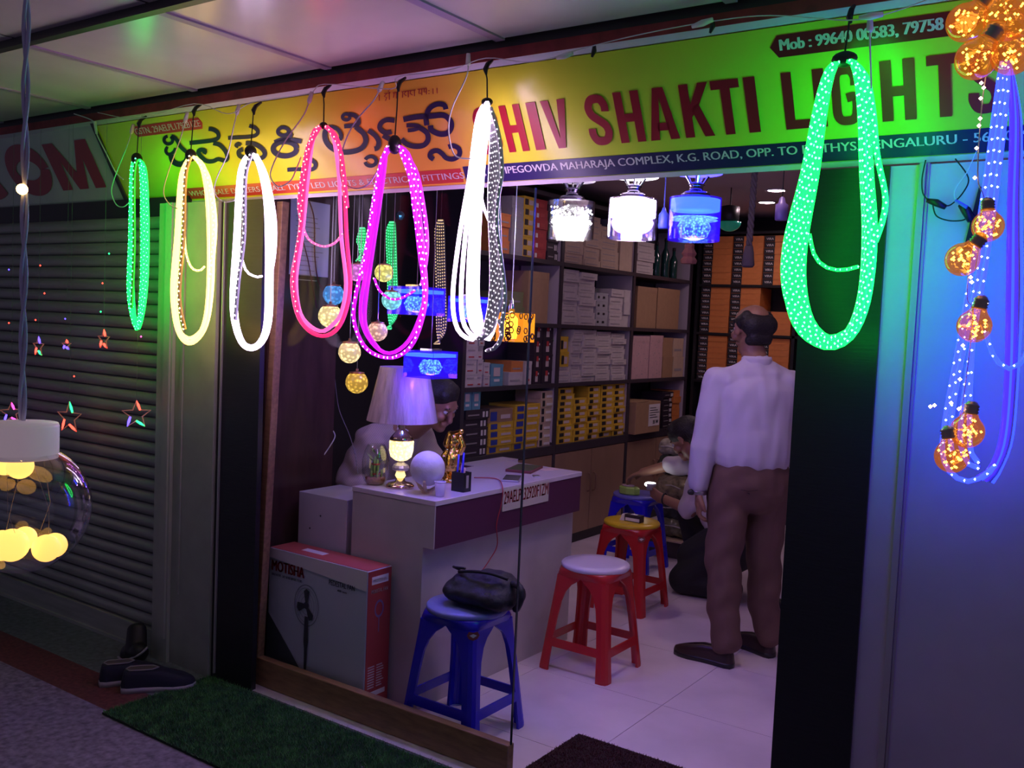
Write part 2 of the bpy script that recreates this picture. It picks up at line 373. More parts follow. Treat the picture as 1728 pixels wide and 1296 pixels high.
# ================================================================== SIGNBOARDS
M_yel = mat('sign_yellow', (.86, .72, .05), .24, spec=.5, noise=.03, nscale=2)
M_orange = mat('sign_orange', (.90, .42, .05), .24)
M_sred = mat('sign_red', (.36, .012, .022), .35, spec=.4)
M_snavy = mat('sign_navy', (.018, .02, .10), .28)
M_spink = mat('sign_red_band', (.62, .05, .04), .28)
M_swhite = mat('sign_white', (.85, .85, .85), .3)
M_sblack = mat('sign_ink', (.014, .008, .06), .5, spec=.25)
def sboard(name_px, off=.0): return [SP(*p, off) for p in name_px]
sx0t, sx0b = float(SP(165, 203)[0]), float(SP(207, 345)[0]); sx1 = .10
vb = 0.0; vt = float((SP(800, 120)-np.array([SP(800, 120)[0], SG_Y, SG_Z]))@SG_UP)
B0 = np.array([0, SG_Y, SG_Z]); NRM = np.array([0, -1, SG_T]); NRM /= np.linalg.norm(NRM)    # towards the street
def SQ(x, v, off=0.0): return np.array([x, 0, 0])+B0+SG_UP*v+NRM*off
def uv(px, py):
    p = SP(px, py); return float(p[0]), float((p-np.array([p[0], SG_Y, SG_Z]))@SG_UP)
sg = thing('shop_signboard', 'long yellow shop signboard with red lettering above the lit entrance', 'sign', SQ(-1.8, 0))
xl = min(sx0t, sx0b)+.03
m = MB(); m.hexa([SQ(xl, -.004, 0), SQ(sx1, -.004, 0), SQ(sx1, vt, 0), SQ(xl, vt, 0)], [SQ(xl, -.004, -.025), SQ(sx1, -.004, -.025), SQ(sx1, vt, -.025), SQ(xl, vt, -.025)])
# panel print yellow to orange to yellow, ends greened by painted rope light
pm = mat('sign_print_green_lit', (.86, .72, .05), .24); nt = pm.node_tree; bb = nt.nodes['Principled BSDF']
tc = nt.nodes.new('ShaderNodeTexCoord'); sxn = nt.nodes.new('ShaderNodeSeparateXYZ'); nt.links.new(tc.outputs['Object'], sxn.inputs[0])
mr = nt.nodes.new('ShaderNodeMapRange'); mr.inputs[1].default_value = xl+1.8; mr.inputs[2].default_value = sx1+1.8; nt.links.new(sxn.outputs[0], mr.inputs[0])
rp = nt.nodes.new('ShaderNodeValToRGB'); cr_ = rp.color_ramp
tx = lambda px: (uv(px, 200)[0]-xl)/(sx1-xl)
els = [(tx(200), (.62, .80, .03)), (tx(480), (.80, .76, .04)), (tx(620), (.90, .50, .05)), (tx(760), (.90, .48, .06)), (tx(850), (.80, .76, .04)), (tx(1100), (.58, .82, .05))]
while len(cr_.elements) < len(els): cr_.elements.new(.5)
for e, (p, c) in zip(cr_.elements, els): e.position = max(0, min(1, p)); e.color = (*c, 1)
nt.links.new(mr.outputs[0], rp.inputs[0]); nt.links.new(rp.outputs[0], bb.inputs['Base Color'])
m.build('panel', pm, sg)
# bands
vy = lambda px, py: uv(px, py)[1]
xb = uv(786, 300)[0]; xr0 = uv(318, 320)[0]
MB().hexa([SQ(xb, -.002, .0005), SQ(sx1, -.002, .0005), SQ(sx1, vy(1228, 248), .0005), SQ(xb, vy(1228, 248), .0005)], [SQ(xb, -.002, .002), SQ(sx1, -.002, .002), SQ(sx1, vy(1228, 248), .002), SQ(xb, vy(1228, 248), .002)]).build('address_band', M_snavy, sg)
vr = vy(600, 297)
MB().hexa([SQ(xr0-.05, .004, .0005), SQ(xb-.012, .004, .0005), SQ(xb-.012, vr, .0005), SQ(xr0-.02, vr, .0005)], [SQ(xr0-.05, .004, .002), SQ(xb-.012, .004, .002), SQ(xb-.012, vr, .002), SQ(xr0-.02, vr, .002)]).build('dealer_band', M_spink, sg)
def tag_shape(name, pl, pr, pt_l, pb_l, notch, mt):
    x0, v0 = uv(*pb_l); _, v1 = uv(*pt_l); x1 = uv(*pr)[0]; vm = (v0+v1)/2
    P = [(x0, v0), (x1, v0), (x1+notch, vm), (x1, v1), (x0, v1), (x0-notch, vm)]
    m = MB(); m.add([SQ(a, b, .0005) for a, b in P]+[SQ(a, b, .002) for a, b in P], [tuple(range(6))[::-1], tuple(range(6, 12))]+[(i, (i+1) % 6, (i+1) % 6+6, i+6) for i in range(6)])
    m.build(name, mt, sg); return x0, x1, v0, v1
x0, x1, v0, v1 = tag_shape('phone_tag', None, (1640, 50), (1310, 60), (1315, 97), .02, mat('sign_maroon', (.20, .012, .02), .28))
t = MB(); add_text(t, 'Mob : 99640 00583, 79758', SQ(x0+.006, v0+.012, .003), (uv(1592,50)[0]-x0-.006, 0, 0), SG_UP*(v1-v0-.022), .012); t.build('phone_lettering', M_swhite, sg)
x0, x1, v0, v1 = tag_shape('tax_number_tag', None, (338, 207), (236, 212), (233, 231), .012, M_spink)
t = MB(); add_text(t, 'GSTN. 29AELPL1792B1ZE', SQ(x0, v0+.010, .003), (x1-x0, 0, 0), SG_UP*(v1-v0-.018), .0); t.build('tax_lettering', M_swhite, sg)
t = MB(); xe = uv(1740, 228)[0]
add_text(t, '# A, KEMPEGOWDA MAHARAJA COMPLEX, K.G. ROAD, OPP. TO POTHYS, BENGALURU - 560 009', SQ(uv(795, 296)[0], .016, .003), (xe-uv(795, 296)[0], 0, 0), SG_UP*.030, .004); t.build('address_lettering', M_swhite, sg)
t = MB(); add_text(t, 'WHOLESALE DEALERS IN ALL TYPES LED LIGHTS & ELECTRICAL FITTINGS', SQ(xr0, .016, .003), (uv(781, 285)[0]-xr0, 0, 0), SG_UP*(vr-.028), .008); t.build('dealer_lettering', M_swhite, sg)
# big red title in heavy condensed capitals
def letter(ch, x, wd, v0, h, m):
    f = lambda a, b: SQ(x+a*wd, v0+b*h, .003)
    s = .30 if ch not in 'I' else 1.0
    R = lambda a, b, c, d: m.poly([(a, b), (c, b), (c, d), (a, d)], f)
    if ch == 'H': R(0, 0, .33, 1); R(.67, 0, 1, 1); R(.33, .41, .67, .57)
    elif ch == 'I': R(0, 0, 1, 1)
    elif ch == 'L': R(0, 0, .40, 1); R(.40, 0, 1, .16)
    elif ch == 'T': R(.33, 0, .67, 1); R(0, .84, .33, 1); R(.67, .84, 1, 1)
    elif ch == 'V': m.poly([(0, 1), (.32, 1), (.5, .20), (.5, 0), (.35, 0)], f); m.poly([(1, 1), (.68, 1), (.5, .20), (.5, 0), (.65, 0)], f)
    elif ch == 'A': m.poly([(0, 0), (.31, 0), (.5, .82), (.5, 1), (.32, 1)], f); m.poly([(1, 0), (.69, 0), (.5, .82), (.5, 1), (.68, 1)], f); R(.30, .18, .70, .33)
    elif ch == 'K': R(0, 0, .32, 1); m.poly([(.32, .38), (.32, .62), (.66, 1), (1.0, 1), (.58, .56)], f); m.poly([(.40, .60), (.60, .62), (1.02, 0), (.68, 0), (.36, .48)], f)
    elif ch in 'SG':
        # stroke with constant thickness in letter space, aspect-corrected
        asp = wd/h; th = .33*asp
        if ch == 'S': path = [(.86, .66), (.86, .78), (.72, .90), (.5, .925), (.28, .90), (.155, .79), (.155, .70), (.25, .60), (.5, .50), (.75, .40), (.845, .30), (.845, .21), (.72, .10), (.5, .075), (.28, .10), (.14, .22), (.14, .34)]
        else: path = [(.85, .66), (.85, .80), (.72, .91), (.5, .93), (.28, .91), (.155, .80), (.155, .5), (.155, .20), (.28, .09), (.5, .07), (.72, .09), (.85, .20), (.85, .46), (.52, .46)]
        P = catmull([(a*asp, b) for a, b in path], 5)
        m.ribbon(P, th, lambda a, b: SQ(x+a/asp*wd, v0+b*h, .003))
v_base = np.mean([vy(866, 258), vy(1328, 217), vy(1587, 197), vy(1265, 223)]); v_top = np.mean([vy(1251, 132), vy(1555, 94), vy(1316, 123)])
xbase = lambda px: uv(px, 258-(px-866)*.0845)[0]
for word in ([('S', 815, 853), ('H', 861, 895), ('I', 906, 922), ('V', 930, 971)], [('S', 1001, 1038), ('H', 1050, 1092), ('A', 1100, 1149), ('K', 1159, 1207), ('T', 1211, 1258), ('I', 1266, 1285)],
             [('L', 1328, 1370), ('I', 1379, 1398), ('G', 1409, 1455), ('H', 1490, 1547), ('T', 1567, 1627), ('S', 1637, 1690)]):
    tm = MB()
    for ch, a, b in word: letter(ch, xbase(a), xbase(b)-xbase(a), v_base, v_top-v_base, tm)
    tm.build('title_lettering', M_sred, sg)
# Kannada title, drawn as brush strokes
kz1 = lambda P: [(160+x/5.76, 160+y/5.76) for x, y in P]
kz2 = lambda P: [(440+x/4.8, 120+y/4.8) for x, y in P]
km = MB(); fpx = lambda a, b: SP(a, b, .003)
def ring(cx, cy, rx, ry, a0=0, a1=360): return [(cx+rx*math.cos(math.radians(a)), cy+ry*math.sin(math.radians(a))) for a in np.linspace(a0, a1, 14)]
K1 = [(ring(715, 440, 42, 38, -60, 260), 26), ([(745, 400), (790, 430), (830, 500), (870, 540), (915, 575), (960, 625)], 30), ([(705, 505), (688, 545), (715, 580), (760, 560), (785, 520)], 24),
      ([(740, 585), (755, 640), (800, 672), (850, 672), (890, 640), (905, 590)], 44),
      ([(920, 470), (1000, 462), (1090, 452), (1160, 440), (1200, 415), (1195, 370), (1150, 340), (1105, 332)], 32), ([(1150, 470), (1215, 490), (1270, 550), (1288, 610), (1262, 640), (1200, 625), (1150, 645), (1090, 645), (1040, 610), (1005, 560), (1030, 535), (1070, 545), (1060, 575)], 34),
      ([(1295, 420), (1400, 415), (1490, 410), (1560, 395), (1585, 360), (1555, 322), (1500, 300)], 30), ([(1420, 490), (1390, 475), (1370, 492), (1395, 508)], 26),
      ([(1465, 470), (1550, 480), (1620, 520), (1652, 570), (1630, 610), (1560, 622), (1480, 618), (1410, 595), (1400, 550), (1440, 530)], 36)]
K2 = [(ring(182, 490, 44, 32), 24), ([(230, 490), (245, 520), (220, 548), (160, 555), (110, 575)], 24), ([(175, 560), (260, 560), (330, 570)], 30), (ring(195, 630, 95, 58), 34), ([(400, 715), (440, 745), (435, 785), (390, 800), (300, 795), (215, 800)], 26),
      (ring(692, 372, 30, 24), 22), ([(712, 350), (760, 360), (790, 395), (785, 430), (740, 442), (675, 448)], 28), ([(560, 450), (522, 490), (525, 560), (570, 620), (650, 655), (740, 652), (815, 625), (850, 570), (835, 510), (790, 470), (770, 450)], 34),
      ([(560, 450), (620, 470), (650, 520), (640, 560)], 26), ([(870, 480), (925, 520), (955, 570), (945, 620), (920, 630)], 32), (ring(890, 730, 45, 38, -160, 170), 24),
      ([(1085, 400), (1020, 395), (975, 420), (965, 465), (1010, 500), (1060, 490)], 32), ([(990, 520), (1060, 560), (1120, 590)], 34),
      ([(1155, 392), (1260, 372), (1380, 365), (1480, 358), (1530, 395), (1545, 445), (1515, 500), (1450, 510), (1385, 480), (1375, 440)], 36), ([(1500, 310), (1485, 275), (1430, 268), (1370, 300), (1340, 370), (1345, 440)], 34),
      ([(1180, 440), (1250, 440), (1290, 455), (1240, 475), (1190, 480)], 26), ([(1290, 460), (1345, 500), (1355, 555), (1320, 600), (1250, 610), (1180, 590), (1140, 550)], 34),
      ([(1400, 715), (1370, 690), (1385, 655), (1430, 645), (1470, 670), (1505, 705), (1560, 712), (1608, 680), (1605, 630), (1560, 605), (1520, 615)], 32)]
for P, wd in K1: km.ribbon(catmull(kz1(P), 4), wd*1.22/5.76, fpx)
for P, wd in K2: km.ribbon(catmull(kz2(P), 4), wd*1.25/4.8, fpx)
km.build('kannada_lettering', M_sblack, sg)
# small Devanagari blessing
dm = MB(); kd = kz2
D = [([(960, 190), (960, 240)], 6), ([(1000, 182), (1050, 176)], 5), ([(1020, 182), (1000, 205), (1020, 215), (1010, 240)], 6), ([(1042, 178), (1042, 232)], 6), ([(1050, 176), (1030, 160), (1048, 150)], 5),
     ([(1070, 176), (1110, 170)], 5), ([(1080, 176), (1075, 215)], 6), ([(1100, 172), (1100, 222)], 6), ([(1140, 168), (1255, 152)], 5), ([(1150, 168), (1148, 215)], 6), ([(1175, 165), (1160, 185), (1180, 200)], 6), ([(1195, 162), (1195, 212)], 6),
     ([(1215, 160), (1210, 180), (1230, 195)], 6), ([(1245, 155), (1245, 203)], 6), ([(1270, 148), (1345, 138)], 5), ([(1285, 150), (1280, 180), (1300, 178)], 6), ([(1305, 146), (1305, 195)], 6), ([(1325, 142), (1322, 170), (1338, 168)], 6), ([(1342, 140), (1342, 188)], 6),
     ([(1362, 155), (1363, 162)], 8), ([(1362, 178), (1363, 185)], 8), ([(1395, 140), (1396, 185)], 6), ([(1428, 136), (1429, 180)], 6)]
for P, wd in D: dm.ribbon(kd(P), wd*1.25/4.8, fpx)
dm.build('blessing_lettering', M_sred, sg)
# sign's metal return along the lower edge
MB().hexa([SQ(xl, -.004, .004), SQ(sx1, -.004, .004), SQ(sx1, -.004, -.03), SQ(xl, -.004, -.03)], [SQ(xl, -.018, .004), SQ(sx1, -.018, .004), SQ(sx1, -.018, -.03), SQ(xl, -.018, -.03)]).build('lower_edge', M_pale, sg)
# neighbour's board
ns = thing('neighbour_signboard', 'dull grey-green neighbouring signboard with red letters ending in COM', 'sign', SQ(-4.8, 0))
nx1 = float(SP(150, 195)[0])-.005; nv = vt*1.06
M_nsign = mat('neighbour_sign_face', (.48, .58, .50), .4, noise=.1, nscale=6)
m = MB(); m.hexa([SQ(-7.2, 0, 0), SQ(nx1, 0, 0), SQ(nx1, nv, 0), SQ(-7.2, nv, 0)], [SQ(-7.2, 0, -.02), SQ(nx1, 0, -.02), SQ(nx1, nv, -.02), SQ(-7.2, nv, -.02)]); m.build('panel', M_nsign, ns)
MB().hexa([SQ(nx1, -.006, .008), SQ(nx1+.022, -.006, .008), SQ(nx1+.022, nv, .008), SQ(nx1, nv, .008)], [SQ(nx1, -.006, -.02), SQ(nx1+.022, -.006, -.02), SQ(nx1+.022, nv, -.02), SQ(nx1, nv, -.02)]).build('side_edge', M_dark, ns)
t = MB(); cv0, cv1 = vy(150, 318), vy(130, 236); ch_ = cv1-cv0
def nletter(ch, xa, xb):
    f = lambda a, b: SQ(xa+a*(xb-xa), cv0+b*ch_, .003); asp = (xb-xa)/ch_
    if ch == 'M':
        t.poly([(0, 0), (.24, 0), (.24, 1), (0, 1)], f); t.poly([(.76, 0), (1, 0), (1, 1), (.76, 1)], f); t.poly([(.24, 1), (.24, .62), (.40, 0), (.5, 0), (.5, .36)], f); t.poly([(.76, 1), (.76, .62), (.60, 0), (.5, 0), (.5, .36)], f)
    else:
        a0, a1 = (.75, 5.53) if ch == 'C' else (0, 6.2832)
        P = [((.5+.385*math.cos(a))*asp, .5+.40*math.sin(a)) for a in np.linspace(a0, a1, 40)]
        t.ribbon(P, .21*asp, lambda a, b: f(a/asp, b))
for ch, p0, p1 in (('C', -50, 24), ('O', 30, 100), ('M', 108, 182)): nletter(ch, uv(p0, 322)[0], uv(p1, 318)[0])
t.build('lettering', mat('neighbour_red', (.34, .03, .03), .4), ns)
# ================================================================== LED ROPE LIGHTS HANGING IN FRONT OF THE SIGN
def rope_light(label, tie, strands, yp, tube_m, chip_m, r=.0062, step=.013, hook_top=None, extra=(), cord=None, tie_r=(.020, .022, .024), clear=()):
    """strands: list of (pixel path, y offset, tube material or None, chips?)"""
    T = PY(*tie, yp); t = thing('led_rope_light', label, 'rope light', (T[0], yp, T[2]))
    for pts, dy, tm_, chips in strands:
        P = [PY(x, y, yp+dy) for x, y in pts]; P = resample(catmull(P, 8), .022)
        rr = r if not isinstance(chips, float) else chips
        so = MB().tube(P, rr, 6).build('strand', tm_ or tube_m, t, True)
        if chips:
            Q = resample(P, step); c = MB()
            for k, q in enumerate(Q):
                q = np.array(q); q[1] -= rr*.72; q[0] += (.25 if k % 2 else -.25)*rr; c.oct(q, rr*.55)
            c.build('led_chips', chip_m, so, kind='stuff')
    m = MB(); m.sphere(T, 1.0, 12, 8, *tie_r); m.build('cable_tie', M_blackp, t, True)
    if hook_top is not None:
        H = PY(*hook_top, yp); H[2] = min(H[2], 2.243)
        a = T+np.array([0, 0, tie_r[2]*.7])
        MB().tube([a, (a+H)/2+np.array([.002, 0, 0]), H-np.array([0, 0, .03])], .0022, 6).build('hook', M_blackp, t)
        m = MB(); m.tube([H+np.array([0, .034, .006]), H+np.array([0, .01, -.012]), H-np.array([0, 0, .03]), H-np.array([-.004, 0, .045])], [.004, .007, .008, .003], 6); m.build('hook_knot', M_blackp, t)
    if cord is not None:
        P = [PY(x, y, yp-.01) for x, y in cord]; P = catmull(P, 8)
        MB().tube(P, .0022, 6).build('feed_wire', M_wire_w, t, True)
        d = np.array(P[0]); e = np.array(P[2]); u = (d-e)/np.linalg.norm(d-e)
        MB().tube([e, d, d+u*.03], [.005, .008, .006], 8).build('plug', M_white, t, True)
    return t
def loop(tie, L, R, bot, k):
    """closed hanging loop: left points, bottom, right points scaled k times about the tie"""
    sx, sy = k
    f = lambda p: (tie[0]+(p[0]-tie[0])*sx, tie[1]+(p[1]-tie[1])*sy)
    return [tie]+[f(p) for p in L]+[f(bot)]+[f(p) for p in R[::-1]]+[tie]
def bundle(tie, L, R, bot, ks, dys, tm=None, chips=True): return [(loop(tie, L, R, bot, k), d, tm, chips) for k, d in zip(ks, dys)]
RY = 2.245
E_g = glow('rope_green', (.004, 1.0, .05), 4.2, (.02, .5, .15)); C_g = glow('chip_green', (.06, 1.0, .30), 12.0)
E_w = glow('rope_white', (.86, .62, 1.0), 5.5); C_w = glow('chip_white', (.95, .97, 1.0), 9.0)
E_ww = glow('rope_warm', (1.0, .60, .13), 3.6); C_ww = glow('chip_warm', (1.0, .85, .5), 9.0)
E_p = glow('rope_pink', (1.0, .022, .13), 1.25, (.8, .1, .3)); C_p = glow('chip_red', (1.0, .12, .10), 16.0); E_pp = glow('rope_pale_pink', (1.0, .14, .50), .9, (.8, .4, .6))
E_m = glow('rope_magenta', (.55, .006, .90), 1.0, (.5, .1, .6)); C_m = glow('chip_magenta', (1.0, .30, 1.0), 40.0)
E_off = mat('rope_clear_off', (.80, .76, .80), .2); C_silver_glow = glow('chip_silver_glow', (.9, .85, .95), 1.6, (.8, .8, .8))  # silver chips emit a little, for the light that unlit strands catch
E_b = glow('rope_blue', (.010, .018, 1.0), 6.5, (.02, .1, .6)); C_b = glow('chip_blue', (.13, .20, 1.0), 32.0); E_bglow = mat('rope_blue_added_glow', (.03, .06, .35), .2, emit=(.012, .005, 1.0), es=5.5)  # unlit blue strands get an added glow that tints the wall
E_bglow2 = mat('rope_blue_added_glow2', (.03, .2, .45), .2, emit=(.010, .02, 1.0), es=5.5)
E_flat = mat('strip_back_warm', (.75, .55, .25), .4); E_flatw = mat('strip_back_grey', (.42, .45, .50), .4); E_goff = mat('strip_back_green', (.2, .6, .2), .4)
# 1 narrow green
tie = (231, 268)
rope_light('narrow green glowing rope light, leftmost of the hanging loops', tie,
    bundle(tie, [(222, 285), (219, 400), (217, 500)], [(246, 290), (250, 400), (246, 500)], (232, 557), [(1, 1), (.72, .99), (.45, .98)], [0, .012, .02])
    + [([(231, 268), (226, 300), (226, 420), (222, 520)], -.01, E_goff, .007)], RY, E_g, C_g, .0058, .016, (234, 196),
    cord=[(222, 222), (215, 245), (197, 290), (188, 322), (196, 345), (208, 349), (219, 340)])
# 2 warm white
tie = (322, 262)
rope_light('warm white glowing rope light hanging over the cream post', tie,
    bundle(tie, [(305, 300), (298, 400), (291, 500), (300, 560)], [(345, 285), (357, 360), (358, 480), (348, 550)], (322, 580), [(1, 1), (.82, .99), (1.03, .97)], [0, .012, .022], chips=False)
    + [([(330, 266), (352, 300), (363, 370), (360, 430), (356, 470)], .0, E_ww, .008), ([(322, 264), (313, 300), (310, 400), (303, 500), (312, 555)], -.012, E_flat, .0075), ([(311, 370), (313, 420), (322, 450), (336, 457), (345, 450)], 0, E_ww, .004)],
    RY, E_ww, C_ww, .0068, .016, (327, 172), cord=[(313, 202), (304, 235), (284, 290), (276, 325), (286, 345), (299, 352)])
# 3 white
tie = (423, 256)
rope_light('cool white glowing rope light hanging over the black pillar', tie,
    bundle(tie, [(405, 290), (398, 400), (392, 520), (404, 575)], [(440, 280), (455, 350), (457, 480), (452, 560)], (428, 589), [(1, 1), (.80, .99), (1.04, .985)], [0, .012, .022], chips=False)
    + [([(432, 262), (450, 300), (463, 370), (462, 430), (452, 480)], .0, E_w, .008), ([(424, 262), (414, 300), (412, 400), (403, 470), (397, 540)], -.012, E_flatw, .0075), ([(408, 435), (416, 458), (432, 467), (442, 466)], 0, E_w, .004)],
    RY, E_w, C_w, .0070, .016, (428, 172), cord=[(400, 190), (394, 215), (384, 260), (366, 300), (362, 325), (376, 340), (396, 338)])
# 4 pink
tie = (546, 212)
rope_light('pink and red glowing rope light over the orange part of the sign', tie,
    [(loop(tie, [(528, 225), (515, 290), (505, 400), (493, 470), (500, 525), (518, 555)], [(568, 232), (580, 300), (585, 400), (591, 480), (582, 530), (566, 558)], (543, 567), (1, 1)), 0, E_p, False),
     (loop(tie, [(530, 228), (520, 300), (510, 400), (500, 470), (505, 525), (520, 550)], [(562, 230), (572, 300), (576, 400), (584, 480), (576, 530), (562, 550)], (543, 562), (1, .992)), .014, E_pp, False),
     ([(540, 214), (524, 245), (515, 300), (508, 380), (500, 430), (496, 480), (503, 525)], -.012, E_p, True), ([(536, 216), (519, 250), (508, 310), (505, 345), (508, 370)], -.008, E_p, True),
     ([(552, 214), (572, 245), (580, 290), (586, 350)], -.012, E_p, True),
     ([(512, 385), (522, 405), (545, 416), (565, 410), (578, 395)], 0, E_pp, .004)], RY, E_p, C_p, .0068, .017, (546, 142), tie_r=(.014, .014, .012),
    cord=[(522, 170), (512, 195), (480, 240), (460, 280), (457, 300), (470, 315), (490, 305), (500, 285), (508, 265)])
# 5 magenta
tie = (666, 244)
rope_light('magenta and white glowing rope light hanging above the table lamp', tie,
    [(loop(tie, [(648, 262), (632, 330), (618, 420), (600, 500), (598, 545), (618, 588)], [(690, 262), (704, 330), (714, 420), (719, 500), (706, 560), (686, 592)], (655, 604), (1, 1)), 0, E_m, True),
     (loop(tie, [(650, 265), (640, 330), (626, 420), (611, 500), (610, 545), (628, 582)], [(685, 262), (697, 330), (707, 420), (716, 500), (704, 550), (684, 585)], (655, 600), (1, .99)), .014, E_m, False),
     ([(655, 248), (643, 275), (634, 330), (622, 400), (612, 460)], -.014, E_m, True), ([(652, 250), (648, 290), (640, 350), (628, 430), (616, 520), (620, 560), (640, 590)], -.006, E_m, False),
     ([(676, 248), (698, 280), (708, 310), (719, 380), (720, 430), (712, 480)], -.012, E_m, True), ([(674, 250), (692, 300), (700, 360), (712, 440), (717, 500)], .01, E_m, True),
     ([(632, 470), (640, 490), (660, 505), (680, 502), (700, 490)], .0, E_m, .004)], RY, E_m, C_m, .0065, .019, (672, 130), tie_r=(.022, .022, .030),
    cord=[(640, 152), (630, 170), (600, 205), (582, 240), (574, 275), (578, 305), (598, 318), (620, 312), (636, 290), (645, 270)])
# 6 white with unlit silver strands
tie = (822, 172)
rope_light('wide brilliant white rope light with unlit silver strands beside it', tie,
    [(loop(tie, [(806, 200), (792, 300), (775, 400), (764, 500), (772, 555)], [(816, 200), (806, 300), (800, 400), (798, 500), (806, 550)], (798, 573), (1, 1)), 0, E_w, True),
     (loop(tie, [(808, 205), (797, 300), (785, 400), (778, 500), (784, 550)], [(822, 200), (814, 300), (808, 400), (806, 500), (812, 545)], (806, 570), (1, 1)), .012, E_w, False),
     (loop(tie, [(812, 205), (803, 300), (794, 400), (790, 500), (796, 550)], [(824, 200), (812, 300), (800, 400), (795, 500), (800, 545)], (812, 565), (1, 1)), -.010, E_w, False),
     (loop(tie, [(814, 205), (808, 300), (800, 400), (798, 500), (806, 550)], [(826, 200), (834, 300), (838, 400), (840, 500), (834, 550)], (822, 574), (1, 1)), .016, E_w, True)]
    + [([(826, 185), (829+3*k, 240), (826+5*k, 340), (829+5*k, 430), (828+5.5*k, 500), (818+4*k, 555), (806+2*k, 572)], .002*k, E_off, True) for k in range(4)]
    + [([(828, 182), (842, 230), (847, 290), (841, 330), (838, 380), (846, 440), (852, 500), (845, 560)], -.006, E_off, True), ([(812, 330), (818, 355), (832, 385), (842, 382)], 0, E_w, .004), ([(842, 540), (848, 560), (838, 585), (822, 592)], .01, E_off, True)],
    RY, E_w, C_silver_glow, .0065, .014, (820, 96), tie_r=(.018, .016, .012), cord=[(790, 108), (787, 130), (764, 180), (757, 215), (762, 250), (772, 265), (795, 268)])
# 7 wide green
tie = (1425, 100)
rope_light('wide green glowing rope light in front of the word on the right', tie,
    bundle(tie, [(1400, 115), (1380, 180), (1358, 300), (1330, 420), (1328, 500), (1350, 560)], [(1448, 112), (1462, 180), (1468, 300), (1474, 400), (1466, 500), (1440, 565)], (1398, 587),
           [(1, 1), (.90, .985), (.80, .985), (.70, .97), (1.04, .965)], [0, .010, -.010, .016, .004])
    + [([(1440, 104), (1462, 130), (1474, 190), (1480, 260), (1494, 330), (1490, 370), (1477, 408)], 0, E_g, True), ([(1366, 395), (1374, 430), (1392, 450), (1420, 456), (1448, 450)], 0, E_g, .0045)],
    RY, E_g, C_g, .0068, .0125, (1435, 6), tie_r=(.030, .020, .018), cord=[(1468, 50), (1468, 75), (1469, 110), (1470, 150)])
# 8 blue
tie = (1694, 92)
b8 = [[(1694, 92), (1684, 150), (1664, 300), (1644, 430), (1622, 560), (1598, 690), (1590, 760), (1602, 795), (1628, 812), (1655, 806), (1680, 785)],
      [(1696, 92), (1692, 150), (1674, 300), (1656, 430), (1632, 560), (1616, 640), (1604, 720), (1606, 760)],
      [(1698, 95), (1700, 150), (1684, 300), (1666, 430), (1644, 560), (1628, 660), (1620, 740), (1632, 780), (1652, 790)],
      [(1697, 95), (1688, 150), (1668, 330), (1650, 470), (1640, 600), (1636, 700), (1638, 760), (1650, 780)]]
rope_light('bright blue beaded rope light hanging behind the amber bulbs', tie,
    [(p, .012*k, E_b, True) for k, p in enumerate(b8)]
    + [([(1700, 95), (1708+3*k, 200), (1704+4*k, 350), (1702+5*k, 500), (1699+4*k, 640), (1690+4*k, 740), (1672+4*k, 790), (1650+6*k, 806+2*k)], .03+.006*k, [E_bglow, E_bglow2, E_bglow, E_off, E_bglow2][k], False) for k in range(5)]
    + [([(1664, 560), (1672, 590), (1688, 615), (1708, 622), (1728, 605), (1745, 560)], .01, E_bglow2, True)], 2.235, E_b, C_b, .0058, .0245, None, tie_r=(.02, .02, .015))
# supply wire clipped along the beam, with small adaptors
wp = [(165, 190), (235, 200), (327, 175), (385, 192), (428, 172), (520, 158), (547, 142), (660, 150), (672, 130), (760, 118), (820, 98), (900, 104), (1005, 76), (1090, 56), (1200, 36), (1300, 26), (1430, 34), (1500, 22), (1580, -6)]
tw = thing('supply_wire', 'thin white supply wire strung along the beam above the sign', 'wire', PY(800, 100, 2.225))
MB().tube(catmull([PY(x, y, 2.228) for x, y in wp], 5), .0016, 5).build('wire', M_wire_w, tw)
for (a, b) in [((940, 98), (966, 90)), ((1168, 45), (1203, 33)), ((1450, 30), (1490, 24))]:
    MB().tube([PY(*a, 2.225), PY((a[0]+b[0])/2, (a[1]+b[1])/2, 2.224), PY(*b, 2.225)], [.005, .009, .006], 8).build('connector', M_white, tw, True)
for p in [(1003, 78), (1203, 36)]:
    a = PY(*p, 2.235); MB().tube([a+np.array([0, 0, .004]), a-np.array([0, 0, .012]), a-np.array([.006, 0, .028])], [.004, .007, .003], 6).build('black_clip', M_blackp, tw)
fw = thing('fairy_wire', 'loose white wire with a plug between the two signboards', 'wire', PY(180, 250, 2.27))
MB().tube(catmull([PY(125, 192, 2.26), PY(158, 205, 2.26), PY(164, 228, 2.27), PY(180, 260, 2.30), PY(195, 290, 2.33), PY(208, 303, 2.34)], 6), .0026, 6).build('wire', M_wire_w, fw)
MB().tube([PY(160, 205, 2.258), PY(163, 226, 2.265)], [.007, .005], 8).build('plug', M_white, fw)
